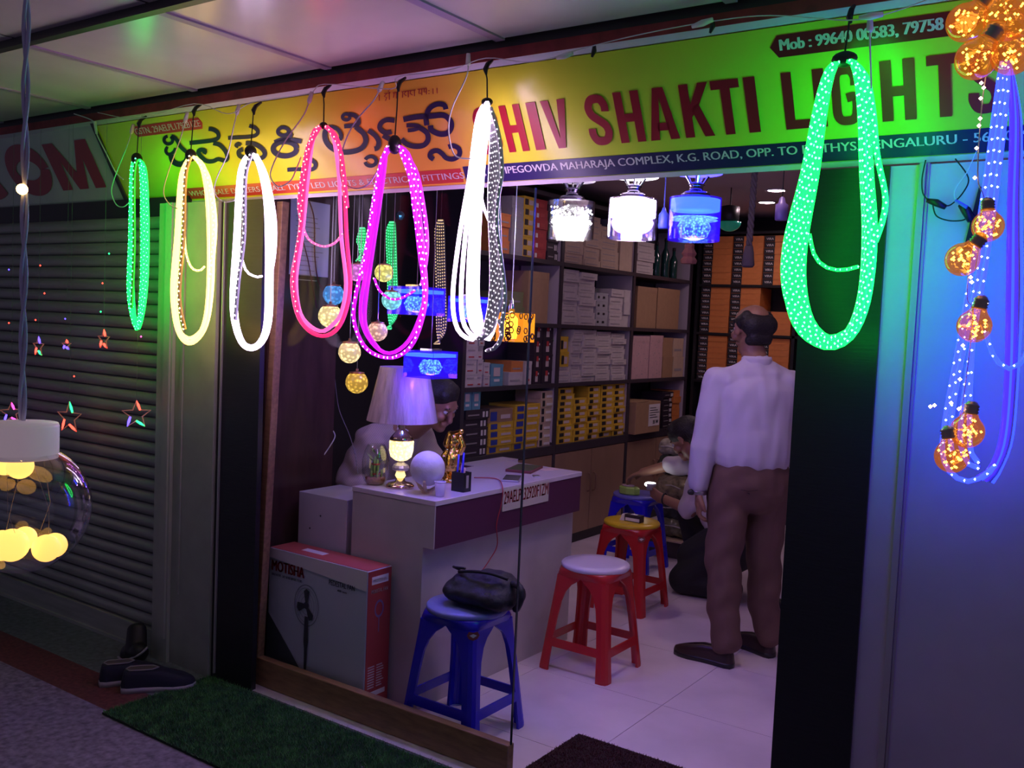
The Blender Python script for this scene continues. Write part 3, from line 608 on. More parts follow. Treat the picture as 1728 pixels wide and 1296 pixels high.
# ================================================================== AMBER BULB STRING, GLOBE LAMP AND STAR STRINGS
M_amber = None; M_screw = mat('bulb_screw', (.42, .36, .34), .3, metal=.3)
C_fairy = glow('fairy_led', (1.0, .55, .10), 14.0); M_copper = mat('copper_wire', (.6, .3, .12), .3, metal=1.0)
def acryl(name, tint, em, s, fe=.45, gl=.06):
    if name in MATS: return MATS[name]
    m = bpy.data.materials.new(name); m.use_nodes = True; nt = m.node_tree; nt.nodes.clear()
    o = nt.nodes.new('ShaderNodeOutputMaterial'); a = nt.nodes.new('ShaderNodeMixShader'); b = nt.nodes.new('ShaderNodeMixShader')
    t = nt.nodes.new('ShaderNodeBsdfTransparent'); t.inputs[0].default_value = (*tint, 1); e = nt.nodes.new('ShaderNodeEmission'); e.inputs[0].default_value = (*em, 1); e.inputs[1].default_value = s
    g = nt.nodes.new('ShaderNodeBsdfGlossy'); g.inputs['Roughness'].default_value = .05; a.inputs[0].default_value = fe; b.inputs[0].default_value = gl
    nt.links.new(t.outputs[0], a.inputs[1]); nt.links.new(e.outputs[0], a.inputs[2]); nt.links.new(a.outputs[0], b.inputs[1]); nt.links.new(g.outputs[0], b.inputs[2]); nt.links.new(b.outputs[0], o.inputs[0])
    MATS[name] = m; return m
M_amber = acryl('amber_glass', (1.0, .62, .30), (1.0, .25, .03), .62, .26, .10)
am = thing('amber_bulb_string', 'string of round amber glass bulbs with tiny lights inside', 'string light', PY(1690, 90, 2.13))
BY = 2.12
bulbs = [(1630, 38, 32, 40, .0), (1702, 28, 40, -20, .01), (1647, 100, 34, 30, -.02), (1708, 92, 34, -30, .0), (1667, 382, 26, -5, .0), (1624, 438, 28, 35, -.01), (1644, 550, 28, 10, .0), (1632, 728, 28, 5, .01), (1606, 770, 28, -12, -.02)]
for (px, py, rp, ang, dy) in bulbs:
    c = PY(px, py, BY+dy); dep = float((c-CC)@cf); R = rp/FPX*dep
    a = math.radians(ang); ux = np.array([math.sin(a), 0.05, math.cos(a)]); ux /= np.linalg.norm(ux)
    def fr(r_, h, k, n, ux=ux, c=c):
        u = np.cross(ux, (0, 1, 0)); u /= np.linalg.norm(u); v = np.cross(ux, u); q = 2*math.pi*k/n
        return c+ux*h+u*r_*math.cos(q)+v*r_*math.sin(q)
    def turn(m, prof, n=18):
        V = [fr(r_, h, k, n) for r_, h in prof for k in range(n)]
        F = [(i*n+k, i*n+(k+1) % n, (i+1)*n+(k+1) % n, (i+1)*n+k) for i in range(len(prof)-1) for k in range(n)]+[tuple(range(n))[::-1], tuple((len(prof)-1)*n+k for k in range(n))]
        m.add(V, F); return m
    gp = [(max(.002, R*math.sin(t)), -R*math.cos(t)) for t in np.linspace(0, 2.45, 12)]+[(R*.5, R*.95), (R*.46, R*1.1)]
    b = turn(MB(), gp).build('bulb', M_amber, am, True)
    sc = [(R*.46, R*1.05)]+[(R*(.47 if k % 2 else .40), R*(1.12+.09*k)) for k in range(7)]+[(R*.30, R*1.80), (R*.16, R*1.9)]
    turn(MB(), sc).build('screw_cap', M_screw, b, True)
    m = MB(); wr = []
    for k in range(26):
        v = np.array([random.gauss(0, 1) for _ in range(3)]); v /= np.linalg.norm(v); p = c+v*R*.86*random.random()**.4; wr.append(p); m.oct(p, .0030)
    m.build('fairy_leds', C_fairy, b, kind='stuff')
    MB().tube(catmull(wr[:14], 3), .0006, 4).build('copper_wire', M_copper, b)
wp = [(1690, -8), (1700, 40), (1668, 110), (1655, 200), (1650, 300), (1660, 340), (1640, 420), (1632, 500), (1642, 530), (1630, 640), (1620, 700), (1600, 740)]
MB().tube(catmull([PY(x, y, BY+.015) for x, y in wp], 6), .0013, 5).build('string_wire', mat('clear_wire', (.55, .55, .6), .3), am)
m = MB()
for px, py in [(1656, 140), (1660, 148), (1655, 166), (1654, 200), (1652, 212), (1648, 250), (1645, 300), (1638, 468), (1640, 476), (1664, 512), (1625, 583), (1620, 640), (1618, 690), (1605, 680), (1570, 686), (1577, 684)]: m.oct(PY(px, py, BY), .0042)
m.build('loose_leds', glow('fairy_led_pink', (1.0, .55, .45), 8.0), am, kind='stuff')
# black wires and adaptor on the pale wall
aw = thing('wall_adaptor', 'black power adaptor with cable loops hanging on the pale wall', 'adaptor', PY(1600, 350, 2.45))
MB().tube(catmull([PY(x, y, 2.44) for x, y in [(1562, 270), (1556, 300), (1557, 325), (1566, 338)]], 6), .0018, 5).build('cable', M_wire_b, aw)
MB().tube(catmull([PY(x, y, 2.44) for x, y in [(1592, 347), (1605, 345), (1625, 325), (1634, 300), (1612, 268)]], 6), .0018, 5).build('cable', M_wire_b, aw)
MB().tube(catmull([PY(x, y, 2.44) for x, y in [(1574, 346), (1580, 364), (1600, 372), (1622, 372), (1632, 368)]], 6), .0018, 5).build('cable', M_wire_b, aw)
MB().tube([PY(1564, 338, 2.436), PY(1580, 342, 2.436), PY(1596, 350, 2.436)], [.005, .009, .006], 8).build('connector', M_blackp, aw, True)
MB().tube([PY(1620, 345, 2.436), PY(1630, 355, 2.436), PY(1640, 372, 2.436)], [.006, .011, .010], 8).build('plug', M_blackp, aw, True)
MB().hexa([PY(1626, 420, 2.44), PY(1640, 420, 2.44), PY(1640, 420, 2.457), PY(1626, 420, 2.457)], [PY(1652, 315, 2.44), PY(1664, 315, 2.44), PY(1664, 315, 2.457), PY(1652, 315, 2.457)]).build('adaptor_body', M_blackp, aw)
tw2 = thing('thin_wire_loop', 'thin pale wire loop with a small blue plug beside the adaptor', 'wire', PY(1620, 340, 2.43))
MB().tube(catmull([PY(x, y, 2.425) for x, y in [(1648, 255), (1632, 290), (1612, 320), (1613, 338), (1626, 345)]], 6), .0014, 5).build('wire', M_wire_w, tw2)
MB().tube([PY(1612, 338, 2.42), PY(1632, 350, 2.42)], [.004, .005], 6).build('plug', mat('blue_plug', (.15, .1, .6), .4), tw2)

# big clear globe lamp near the camera, hanging from the corridor ceiling
GT = 1.5; gc = CC+GT*ray(36, 856); GR = 110/FPX*GT
gx, gy, gz = gc
gt = thing('globe_pendant', 'large clear globe lamp with warm inner balls in the left foreground', 'pendant lamp', (gx, gy, gz-GR))
prof = [(max(.001, GR*math.sin(t)), -GR*math.cos(t)) for t in np.linspace(0, 2.58, 26)]
MB().lathe(prof, gc, 48, caps=False).build('globe', glass('globe_glass', (.95, .95, .97), .08), gt, True)
ct = GR*math.cos(math.pi-2.58)
rc = 57/FPX*GT
MB().lathe([(rc*.98, ct-.008), (rc, ct-.004), (rc, ct+.042), (rc*.97, ct+.047), (rc*.3, ct+.050), (.004, ct+.051)], gc, 40).build('cap', mat('cap_plastic_glow', (.80, .76, .80), .45, emit=(.62, .45, .50), es=.20), gt, True)  # cap emission stands in for bulb light coming through the plastic
E_ball = glow('warm_ball', (1.0, .50, .10), 1.6, (.9, .7, .4))
for px, py, rp, d in [(8, 775, 27, 0), (50, 783, 22, -.03), (-30, 780, 22, 0), (78, 925, 23, .0), (92, 920, 21, .03), (20, 920, 27, -.03), (-5, 935, 26, .02), (42, 908, 20, .04)]:
    c = CC+(GT+d)*ray(px, py); v = c-gc; L = np.linalg.norm(v); lim = GR-rp/FPX*GT-.002
    if L > lim and py > 850: c = gc+v*lim/L
    if py < 850: c = CC+GT*ray(px, py)+np.array([0, 0, 0])+cf*d
    MB().sphere(c, rp/FPX*GT, 20, 14).build('inner_ball', E_ball, gt, True)
gl_w = [gc+np.array([.0, 0, ct+.05]), gc+np.array([0, .0, ct+.3])]
for ph in (0, math.pi):
    P = [np.array([gx+.0035*math.cos(ph+k*.55), gy+.0035*math.sin(ph+k*.55), gz+ct+.05+k*(CZ-gz-ct-.05)/60]) for k in range(61)]
    MB().tube(P, .0034, 6).build('twisted_cord', mat('clear_cord', (.62, .58, .74), .25), gt, True)
bl = CC+(GT*1.0)*ray(52, 325); bl = np.array([gx+.004, gy-.006, bl[2]])
MB().sphere(bl, .0085, 12, 8).build('small_bulb', glow('small_bulb_glow', (1.0, .62, .18), 6.0), gt, True)
m = MB()
for k in range(5):
    a = 2*math.pi*k/5; m.tube([gc+np.array([.03*math.cos(a), .03*math.sin(a), ct-.004]), gc+np.array([.05*math.cos(a+.4), .05*math.sin(a+.4), 0.0]), gc+np.array([.04*math.cos(a+.9), .04*math.sin(a+.9), -GR*.72])], .0004, 4)
m.build('inner_wires', mat('inner_wire', (.5, .45, .4), .3, alpha=.4), gt, kind='stuff')

# strings of star lights hanging in front of the shutter
SC_ = {'r': glow('led_red', (1, .05, .03), 4.0), 'g': glow('led_green', (.02, 1, .2), 3.0), 'b': glow('led_blue', (.08, .05, 1), 4.0), 'm': glow('led_pinkstar', (1, .05, .4), 3.0)}
M_star = mat('clear_star_glow', (.62, .50, .48), .15, alpha=.8, emit=(1, .25, .15), es=.10)  # faint red glow put into the clear frames, as if lit
SY = 2.28
stars = [((65, 585), 17, 'rgb', [(68, 448, 'r'), (60, 540, 'r')], 0, 'small star light with green and blue tips above the globe lamp'),
         ((112, 582), 9, 'bbr', [(110, 538, 'b'), (125, 635, 'r')], .4, 'small blue star light second from the globe lamp cord'),
         ((175, 573), 17, 'rrr', [(173, 478, 'r'), (184, 428, 'g'), (170, 526, 'g')], 0, 'red star light in the upper row nearest the green rope'),
         ((117, 705), 27, 'rrg', [(75, 495, 'r')], .25, 'largest star light with red and green arms beside the globe cap'),
         ((230, 700), 24, 'bgr', [(238, 568, 'm')], 1.2, 'star light turned edge-on at the right end of the lower row'),
         ((19, 697), 18, 'bmm', [(15, 455, 'b'), (15, 545, 'r')], 1.3, 'blue and pink star light behind the globe lamp cord')]
for (px, py), rp, cols, beads, tw_, lb in stars:
    c = PY(px, py, SY); R = rp/FPX*float((c-CC)@cf)
    st = thing('star_light_string', lb, 'star light', c)
    ca, sa = math.cos(tw_), math.sin(tw_)
    P2 = [((R if k % 2 == 0 else R*.42)*math.cos(math.pi/2+k*math.pi/5), (R if k % 2 == 0 else R*.42)*math.sin(math.pi/2+k*math.pi/5)) for k in range(10)]
    ring_ = [c+np.array([x*ca, x*sa, z]) for x, z in P2]
    MB().tube(ring_, .0035, 5, closed=True).build('star_frame', M_star, st, True)
    for k, cc in enumerate(cols):
        i = [3, 5, 9, 1][k]; d = ring_[i]; e = ring_[(i+1) % 10]; MB().tube([d, (d+e)/2, e], [.0045, .006, .002], 6).build('star_tip', SC_[cc], st, True)
    top = np.array([c[0], c[1], 2.243])
    MB().tube([c+np.array([0, 0, R*.4]), top], .0007, 4).build('string', mat('thin_string', (.25, .3, .25), .4), st)
    for bx, by, cc in beads:
        MB().oct(PY(bx, by, SY), .0046).build('bead', SC_[cc], st)

# ================================================================== PENDANT LAMPS INSIDE
SOF = 2.002
M_cap = mat('copper_cap', (.55, .22, .14), .3, metal=.9)
def cord(t, x, y, z0, z1, m=M_steel, r=.0016): return MB().tube([(x, y, z0), (x, y, (z0+z1)/2), (x, y, z1)], r, 6).build('cord', m, t)
for px, py, rp, y, c, s, lb in [(563, 497, 18, 2.80, (.10, .42, 1.0), 2.4, 'blue cut-glass globe pendant inside the glass front'), (557, 533, 20, 2.72, (1.0, .80, .30), 4.2, 'pale yellow globe pendant just below the blue one'),
        (603, 459, 16, 2.84, (1.0, .25, .85), 2.2, 'pink cut-glass globe pendant between the pink and magenta ropes'), (648, 460, 16, 2.80, (.95, .85, .18), 3.2, 'bright yellow globe pendant highest in the cluster'),
        (661, 506, 17, 2.69, (.25, .85, .80), 3.0, 'teal glowing globe pendant beside a blue square lamp'), (637, 559, 17, 2.74, (1.0, .55, .38), 2.8, 'peach globe pendant inside the magenta rope loop'),
        (590, 594, 19, 2.70, (1.0, .74, .32), 4.0, 'warm white globe pendant above the amber one'), (602, 645, 19, 2.80, (1.0, .58, .08), 2.6, 'amber globe pendant hanging lowest, beside the lamp shade')]:
    p = PY(px, py, y); R = rp/FPX*float((p-CC)@cf)
    t = thing('globe_lamp', lb, 'pendant lamp', (p[0], y, p[2]-R), 'small glowing globe pendants')
    MB().lathe([(max(.001, R*math.sin(a)), -R*math.cos(a)) for a in np.linspace(0, 2.55, 12)], p, 20).build('glass_globe', sparkle('globe_%d_%d' % (px, py), c, s*.55, .22, 75, tuple(.35*v for v in c)), t, True)
    MB().lathe([(R*.62, R*.76), (R*.66, R*.80), (R*.66, R*.90), (R*.3, R*.96), (R*.12, R*1.02), (R*.12, R*1.2)], p, 20).build('cap', M_cap, t, True)
    cord(t, p[0], y, p[2]+R*1.15, SOF)
A_blue = acryl('blue_acrylic', (.55, .50, 1.0), (.045, .006, 1.0), 1.3, .22); E_cy = glow('cyan_band', (.04, .20, 1.0), 8.0); E_cry = sparkle('blue_crystal', (.12, .50, 1.0), 14.0, .05, 120)
def lamp_light(t, c, col, e, r=.02):
    L = bpy.data.lights.new('lamp_light', 'POINT'); L.color = col; L.energy = e; L.shadow_soft_size = r
    o = bpy.data.objects.new('lamp_light', L); link(o, t); o.location = tuple(np.array(c, float)-ORG[t.name]); return o
def crystal_cup(t, c, r, h, m):
    q = MB()
    for k in range(8):
        a = 2*math.pi*k/8; d = np.array([math.cos(a), math.sin(a), 0])
        q.tube([c+d*r*.55+np.array([0, 0, h*.5]), c+d*r*.9, c+d*r*.75-np.array([0, 0, h*.35]), c+d*r*.2-np.array([0, 0, h*.55])], [r*.34, r*.36, r*.30, r*.12], 6)
    return q.build('crystal', m, t, False)
for px0, px1, py0, py1, y, lb in [(672, 735, 484, 533, 2.84, 'blue glowing square acrylic pendant behind the magenta rope'), (697, 757, 590, 640, 2.74, 'blue glowing square acrylic pendant above the lamp shade'), (768, 818, 500, 545, 2.88, 'blue glowing square acrylic pendant behind the white rope')]:
    a, b = PY(px0, py0, y), PY(px1, py1, y); w_ = (b[0]-a[0])*.80; cx = (a[0]+b[0])/2; zt, zb = a[2], b[2]; h = zt-zb
    t = thing('square_lamp', lb, 'pendant lamp', (cx, y, zb), 'blue square pendants')
    m = MB(); hw = w_/2
    for sx_, sy_ in ((1, 0), (-1, 0), (0, 1), (0, -1)):
        if sx_: m.box((cx+sx_*hw-.001, y-hw, zb), (cx+sx_*hw+.001, y+hw, zt))
        else: m.box((cx-hw, y+sy_*hw-.001, zb), (cx+hw, y+sy_*hw+.001, zt))
    m.build('acrylic_box', A_blue, t)
    MB().box((cx-hw*.94, y-hw*.94, zt-h*.22), (cx+hw*.94, y+hw*.94, zt-h*.10)).build('light_band', E_cy, t)
    MB().box((cx-hw*.4, y-hw*.4, zt-h*.10), (cx+hw*.4, y+hw*.4, zt+h*.08)).build('lamp_holder', mat('chrome', (.6, .6, .62), .12, metal=1), t)
    crystal_cup(t, np.array([cx, y, zb+h*.38]), hw*.52, h*.45, E_cry); lamp_light(t, (cx, y, zb+h*.06), (.20, .05, 1.0), 2.2)
    cord(t, cx, y, zt+h*.08, SOF)
# amber honeycomb lamp
y = 2.70; a, b = PY(835, 527, y), PY(890, 578, y); cx = (a[0]+b[0])/2; hw = (b[0]-a[0])*.41; zt, zb = a[2], b[2]
t = thing('honeycomb_lamp', 'square amber pendant with a dark honeycomb pattern', 'pendant lamp', (cx, y, zb))
m = MB()
for sx_, sy_ in ((1, 0), (-1, 0), (0, 1), (0, -1)):
    if sx_: m.box((cx+sx_*hw-.001, y-hw, zb), (cx+sx_*hw+.001, y+hw, zt))
    else: m.box((cx-hw, y+sy_*hw-.001, zb), (cx+hw, y+sy_*hw+.001, zt))
m.build('acrylic_box', acryl('amber_acrylic', (1, .7, .3), (1.0, .42, .03), 1.2, .28), t)
m = MB()
for k in range(26):
    u, v = random.uniform(-.9, .9), random.uniform(.06, .94)
    if abs(u) < .35: u = .5 if u >= 0 else -.5
    c = np.array([cx+u*hw, y-hw-.003, zb+(zt-zb)*v]); m.tube([c+.010*np.array([math.cos(q), 0, math.sin(q)]) for q in np.linspace(0, 2*math.pi, 7)[:-1]], .0022, 4, closed=True)
for k in range(14):
    c = np.array([cx+hw+.003, y+random.uniform(-.85, .85)*hw, zb+(zt-zb)*random.uniform(.08, .92)]); m.tube([c+.010*np.array([0, math.cos(q), math.sin(q)]) for q in np.linspace(0, 2*math.pi, 7)[:-1]], .0022, 4, closed=True)
m.build('honeycomb', mat('honeycomb_brown', (.10, .03, .005), .4), t, kind='stuff')
MB().lathe([(hw*.35, .01), (hw*.42, (zt-zb)*.3), (hw*.40, (zt-zb)*.8), (hw*.2, (zt-zb)*.95)], (cx, y, zb), 16).build('lamp_core', glow('amber_core', (1.0, .68, .22), 7.0), t, True)
MB().lathe([(.010, 0), (.012, .02), (.004, .05)], (cx, y, zt), 12).build('lamp_holder', MATS['chrome'], t, True)
cord(t, cx, y, zt+.04, SOF, mat('steel_blue', (.5, .55, .65), .3, metal=.8))
# three glass cylinder pendants on canopy plates
A_clear = glass('cylinder_glass', (.96, .97, .99), .08); A_lil = glass('cylinder_glass_lilac', (.85, .82, 1.0), .08)
for px0, px1, py0, py1, pyp, em, tint, plate, lb, wide in [
        (931, 997, 342, 403, 303, (1.0, .96, .86), A_clear, M_white, 'clear glass cylinder pendant with sparkling white crystals, leftmost of three', 'c'),
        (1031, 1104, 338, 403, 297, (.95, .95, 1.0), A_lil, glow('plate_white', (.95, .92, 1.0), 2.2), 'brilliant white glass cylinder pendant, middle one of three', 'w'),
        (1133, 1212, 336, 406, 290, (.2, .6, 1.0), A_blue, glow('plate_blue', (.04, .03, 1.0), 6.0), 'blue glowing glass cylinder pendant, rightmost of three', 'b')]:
    y = 2.90; a, b = PY(px0, py0, y), PY(px1, py1, y); cx = (a[0]+b[0])/2; R = (b[0]-a[0])/2*.97; zt, zb = a[2], b[2]; h = zt-zb
    t = thing('cylinder_lamp', lb, 'pendant lamp', (cx, y, zb), 'row of glass cylinder pendants')
    MB().lathe([(R*.99, 0), (R, .002), (R, h), (R*.985, h), (R*.985, .002)], (cx, y, zb), 36, caps=False).build('glass_cylinder', tint, t, True)
    chrome = MATS['chrome']
    MB().lathe([(R*.55, h+.002), (R*.6, h+.006), (R*.5, h+.018), (R*.28, h+.022), (R*.26, h+.038), (R*.34, h+.042), (R*.2, h+.05)], (cx, y, zb), 20).build('crown', mat('dark_chrome', (.10, .09, .13), .15, metal=1), t, True)
    m = MB()
    for k in range(5):
        q = 2*math.pi*k/5+.3; d = np.array([math.cos(q), math.sin(q), 0]); c0 = np.array([cx, y, zb+h+.038]); m.tube([c0+d*R*.2, c0+d*R*.32+(0, 0, .015), c0+d*R*.45+(0, 0, .032)], [.003, .003, .005], 6)
    m.build('crown_prongs', chrome, t, kind='stuff')
    if wide == 'w':
        MB().lathe([(R*.93, h*.55), (R*.93, h*.97), (R*.3, h*.98)], (cx, y, zb), 30).build('light_band', glow('white_band', (.86, .62, 1.0), 24.0), t, True)
        MB().sphere((cx, y, zb+h*.28), R*.46, 18, 12).build('lamp_ball', glow('white_ball', (.86, .62, 1.0), 24.0), t, True)
    elif wide == 'b':
        MB().lathe([(R*.95, h*.70), (R*.95, h*.96), (R*.3, h*.97)], (cx, y, zb), 30).build('light_band', E_cy, t, True)
        MB().lathe([(R*.90, h*.48), (R*.5, h*.52), (R*.9, h*.54)], (cx, y, zb), 30, caps=False).build('inner_ring', E_cry, t, True)
        crystal_cup(t, np.array([cx, y, zb+h*.30]), R*.55, h*.45, E_cry); lamp_light(t, (cx, y, zb+.003), (.30, .06, 1.0), 5.0)
    else:
        m = MB()
        for k in range(150):
            q = random.random()*6.28; rr = R*random.uniform(.45, .9); m.oct((cx+rr*math.cos(q), y+rr*math.sin(q), zb+h*random.uniform(.40, .86)), random.uniform(.003, .006))
        m.build('crystal_chips', glow('crystal_white', (1.0, .97, .85), 3.0), t, kind='stuff')
        MB().lathe([(R*.55, h*.04), (R*.62, h*.2), (R*.85, h*.5), (R*.4, h*.58)], (cx, y, zb), 24).build('light_core', glow('crystal_core', (1.0, .90, .90), 14.0), t, True)
    z_p = PY((px0+px1)/2, pyp, y)[2]
    MB().lathe([(R*.3, 0), (R*.98, .002), (R*.98, .010), (R*.5, .011)], (cx, y, SOF-.012), 30).build('canopy_plate', plate, t, True)
    cord(t, cx, y, zb+h+.05, SOF-.01, mat('dark_cord', (.06, .05, .09), .4), .004 if wide == 'b' else .0025)
# ================================================================== SHELVING AND STOCK
M_sh = mat('shelf_dark', (.045, .035, .045), .45); M_shw = mat('shelf_white', (.45, .40, .46), .5); M_cab = mat('cabinet_laminate', (.30, .185, .12), .45, noise=.15, nscale=8, stretch=(1, 1, .3))
SX = -3.25; BAY = [4.20, 5.19, 6.185, 7.17]; TZ = [.70, 1.105, 1.487, 1.885]; TT = 2.30; BT = .026
su = thing('shelving_unit', 'tall dark shelving unit along the side wall packed with boxes', 'shelving', (-3.42, 5.68, 0))
for k, yb in enumerate(BAY):
    MB().box((-3.58, yb-.016, 0), (SX, yb+.016, TT)).build('upright', M_sh, su)
    if 0 < k < 4:
        MB().box((-3.56, yb-.020, .72), (SX-.012, yb-.016, 2.28)).build('upright_lining', M_shw, su)
for k in range(3):
    for z in TZ+[TT]: MB().box((-3.58, BAY[k]+.016, z-(.055 if z == .70 else BT)), (SX+.001, BAY[k+1]-.016, z)).build('shelf', M_sh, su)
    MB().box((-3.59, BAY[k]+.016, .70), (-3.58, BAY[k+1]-.016, TT)).build('back_panel', mat('shelf_back', (.10, .09, .12), .6), su)
    for j in range(2):
        y0 = BAY[k]+.016+j*.479; d = MB().box((SX-.022, y0+.003, .075), (SX-.002, y0+.474, .640)).build('door', M_cab, su)
        yh = y0+(.44 if j == 0 else .035)
        MB().tube(catmull([(SX-.002, yh, .47), (SX+.018, yh, .455), (SX+.018, yh, .36), (SX-.002, yh, .345)], 5), .005, 6).build('handle', mat('handle_wood', (.22, .12, .08), .4), d, True)
    MB().box((-3.56, BAY[k]+.016, 0), (SX-.03, BAY[k+1]-.016, .07)).build('plinth', M_blackp, su)
BOXC = {}
def bmat(n, c, **k): return mat('box_'+n, c, .55, noise=.08, nscale=30, **k)
B_y, B_w, B_k, B_c, B_t = bmat('yellow', (.72, .47, .04)), bmat('white', (.60, .55, .53)), bmat('dark', (.035, .022, .035)), bmat('kraft', (.40, .25, .14)), bmat('teal', (.12, .33, .42))
B_r, B_pk, B_o, B_cr = bmat('red', (.45, .045, .05)), bmat('pink', (.62, .40, .40)), bmat('orange', (.70, .24, .06)), bmat('cream', (.62, .48, .34))
P_bk, P_bl, P_wh, P_gr, P_rd = mat('print_black', (.02, .02, .025), .5), mat('print_blue', (.03, .05, .32), .5), mat('print_white', (.75, .72, .70), .5), mat('print_grey', (.36, .33, .34), .5), mat('print_red', (.5, .05, .05), .5)
P_li = mat('print_lilac', (.62, .52, .50), .5); P_dw = mat('print_dim', (.30, .27, .27), .5)
def carton(mb, d, w_, h):
    """carton with front at +x: body, a lid lip and the tuck seam"""
    g = min(.0016, h*.05)
    mb.box((-d, 0, 0), (0, w_, h*.86)); mb.box((-d-g*.5, -g*.5, h*.86), (g, w_+g*.5, h))
    return mb
def prints(kind, w_, h):
    """list of (rect in box-front fractions, material) for each kind"""
    D = {'yellow': [((.10, .16, .38, .74), P_bk), ((.45, .20, .82, .66), P_li)], 'yelblue': [((.08, .14, .34, .80), P_bl), ((.50, .25, .90, .55), P_li)], 'white': [((.10, .30, .80, .42), P_gr)], 'whitebig': [((.25, .15, .7, .24), P_rd), ((.2, .62, .75, .72), P_gr)],
         'dark': [((.70, .15, .78, .75), P_wh), ((.84, .15, .92, .75), P_wh), ((.08, .35, .55, .50), P_dw)], 'dots': [((.12, .35, .26, .62), P_bk), ((.55, .35, .72, .62), P_bk)], 'kraft': [((.0, .0, .0, .0), None)], 'red': [((.04, .12, .22, .55), P_wh), ((.30, .2, .70, .6), P_rd)],
         'bulb': [((.30, .15, .60, .55), P_li), ((.34, .50, .56, .88), P_rd), ((.62, .62, .70, .75), P_wh)], 'teal': [((.20, .45, .72, .85), P_li), ((.25, .20, .70, .32), P_wh)], 'spot': [((random.random()*.85, random.random()*.9) for _ in range(0))], 'photo': [((.10, .10, .30, .80), P_bk), ((.45, .15, .95, .48), P_wh)]}
    return D.get(kind, [])
def box_mesh(kind, m_, d, w_, h, axis='x'):
    key = (kind, m_.name, round(d, 3), round(w_, 3), round(h, 3), axis)
    if key in BOXC: return BOXC[key]
    mb = carton(MB(), d, w_, h); rot = (lambda v: v) if axis == 'x' else (lambda v: (v[1], -v[0], v[2]))
    me = new_mesh('carton', [rot(v) for v in mb.v], mb.f, m_)
    pr = []
    if kind == 'spot':
        rs = random.Random(3); q = MB()
        for _ in range(26):
            a, b, s_ = rs.uniform(.05, .9)*w_, rs.uniform(.04, .94)*h, .008
            q.box((.001, a, b), (.0016, a+s_, b+s_*.8))
        pr.append(('printed_dots', new_mesh('printed_dots', [rot(v) for v in q.v], q.f, P_gr)))
    else:
        q = {}
        for (a, b, c, e), pm_ in prints(kind, w_, h):
            if pm_ is None: continue
            mb2 = q.setdefault(pm_.name, (MB(), pm_))[0]; mb2.box((.0012, a*w_, b*h), (.0026, c*w_, e*h))
        for nm, (mb2, pm_) in q.items(): pr.append(('printed_label', new_mesh('printed_label', [rot(v) for v in mb2.v], mb2.f, pm_)))
    BOXC[key] = (me, pr); return BOXC[key]
def put_box(kind, m_, x, y, z, d, w_, h, label, group, axis='x', cat='box', yaw=0.0):
    me, pr = box_mesh(kind, m_, d, w_, h, axis); o = bpy.data.objects.new('carton_box', me); link(o); o.location = (x, y, z); o.rotation_euler[2] = yaw; ORG[o.name] = np.array([x, y, z])
    tag(o, label, cat, group)
    for nm, pme in pr: link(bpy.data.objects.new(nm, pme), o)
    return o
ypx = lambda px, py: float(PX(px, py, SX)[1]); zpx = lambda px, py: float(PX(px, py, SX)[2])
ORD = ['lowest', 'second up', 'third up', 'fourth up', 'fifth up', 'sixth up', 'seventh up', 'eighth up', 'ninth up']
def ordl(k, n, lab): return lab if n == 1 else ('topmost' if k == n-1 else ORD[k])+' '+lab
def stack(kind, m_, px0, px1, pyt, pyb, rows, label, d=.20, jit=.010, base=None, recess=.02):
    """a pile of equal cartons standing on a shelf (its extent read off the shelf front)"""
    pm = (px0+px1)/2; y0, y1 = ypx(px0, pyb), ypx(px1, pyb); zt, zb = zpx(pm, pyt), zpx(pm, pyb)
    zb = min(TZ, key=lambda q: abs(q-zb)) if base is None else base
    zt = max(zt, zb+.02); h = round((zt-zb)/rows, 3); w_ = round(max(.02, y1-y0-.004), 3)
    gp = 'pile: '+label if rows > 1 else None
    for k in range(rows):
        jx = 0 if rows == 1 else random.uniform(-jit, jit*.5)
        o = put_box(kind, m_, SX-recess+jx, y0+.002+(random.uniform(-.2, .2)*jit if rows > 1 else 0), zb+k*h, d, w_, h-.0006, ordl(k, rows, label), gp)
    return zt
A = 'in the pile '
# bay 1
stack('white', bmat('grey', (.33, .34, .36)), 866, 886, 330, 430, 5, 'small grey carton in the top shelf pile nearest the silver strands')
stack('white', B_o, 846, 864, 360, 428, 3, 'orange carton on the top shelf beside the silver strands')
stack('yellow', B_y, 886, 906, 330, 434, 6, 'yellow carton in the narrow pile on the top left shelf')
stack('red', B_r, 906, 926, 335, 438, 6, 'red carton in the pile on the top left shelf')
stack('dark', B_k, 927, 945, 345, 440, 6, 'dark maroon carton in the top left shelf pile by the upright')
stack('whitebig', B_w, 792, 806, 458, 536, 4, 'dim white carton on the second shelf behind the white rope')
stack('white', bmat('olive', (.22, .24, .10)), 860, 888, 492, 542, 2, 'olive green carton behind the honeycomb lamp')
stack('kraft', B_c, 893, 928, 458, 544, 1, 'plain brown carton on the second shelf beside the upright')
stack('whitebig', B_w, 787, 808, 560, 651, 4, 'white carton in the tallest pile under the white rope')
stack('whitebig', B_w, 809, 819, 560, 650, 4, 'narrow white carton in the second pile under the white rope')
stack('whitebig', B_w, 820, 831, 612, 650, 2, 'white carton in the low pile beside the teal box')
stack('teal', B_t, 832, 853, 615, 648, 1, 'teal carton beside the white piles', jit=0)
stack('white', B_w, 862, 886, 628, 647, 1, 'flat white carton under an orange one')
stack('white', B_o, 866, 886, 610, 646, 1, 'orange-brown carton lying on a flat white one', base=TZ[1]+.075)
stack('whitebig', B_w, 889, 901, 610, 646, 1, 'narrow upright white carton beside the dark lamp boxes')
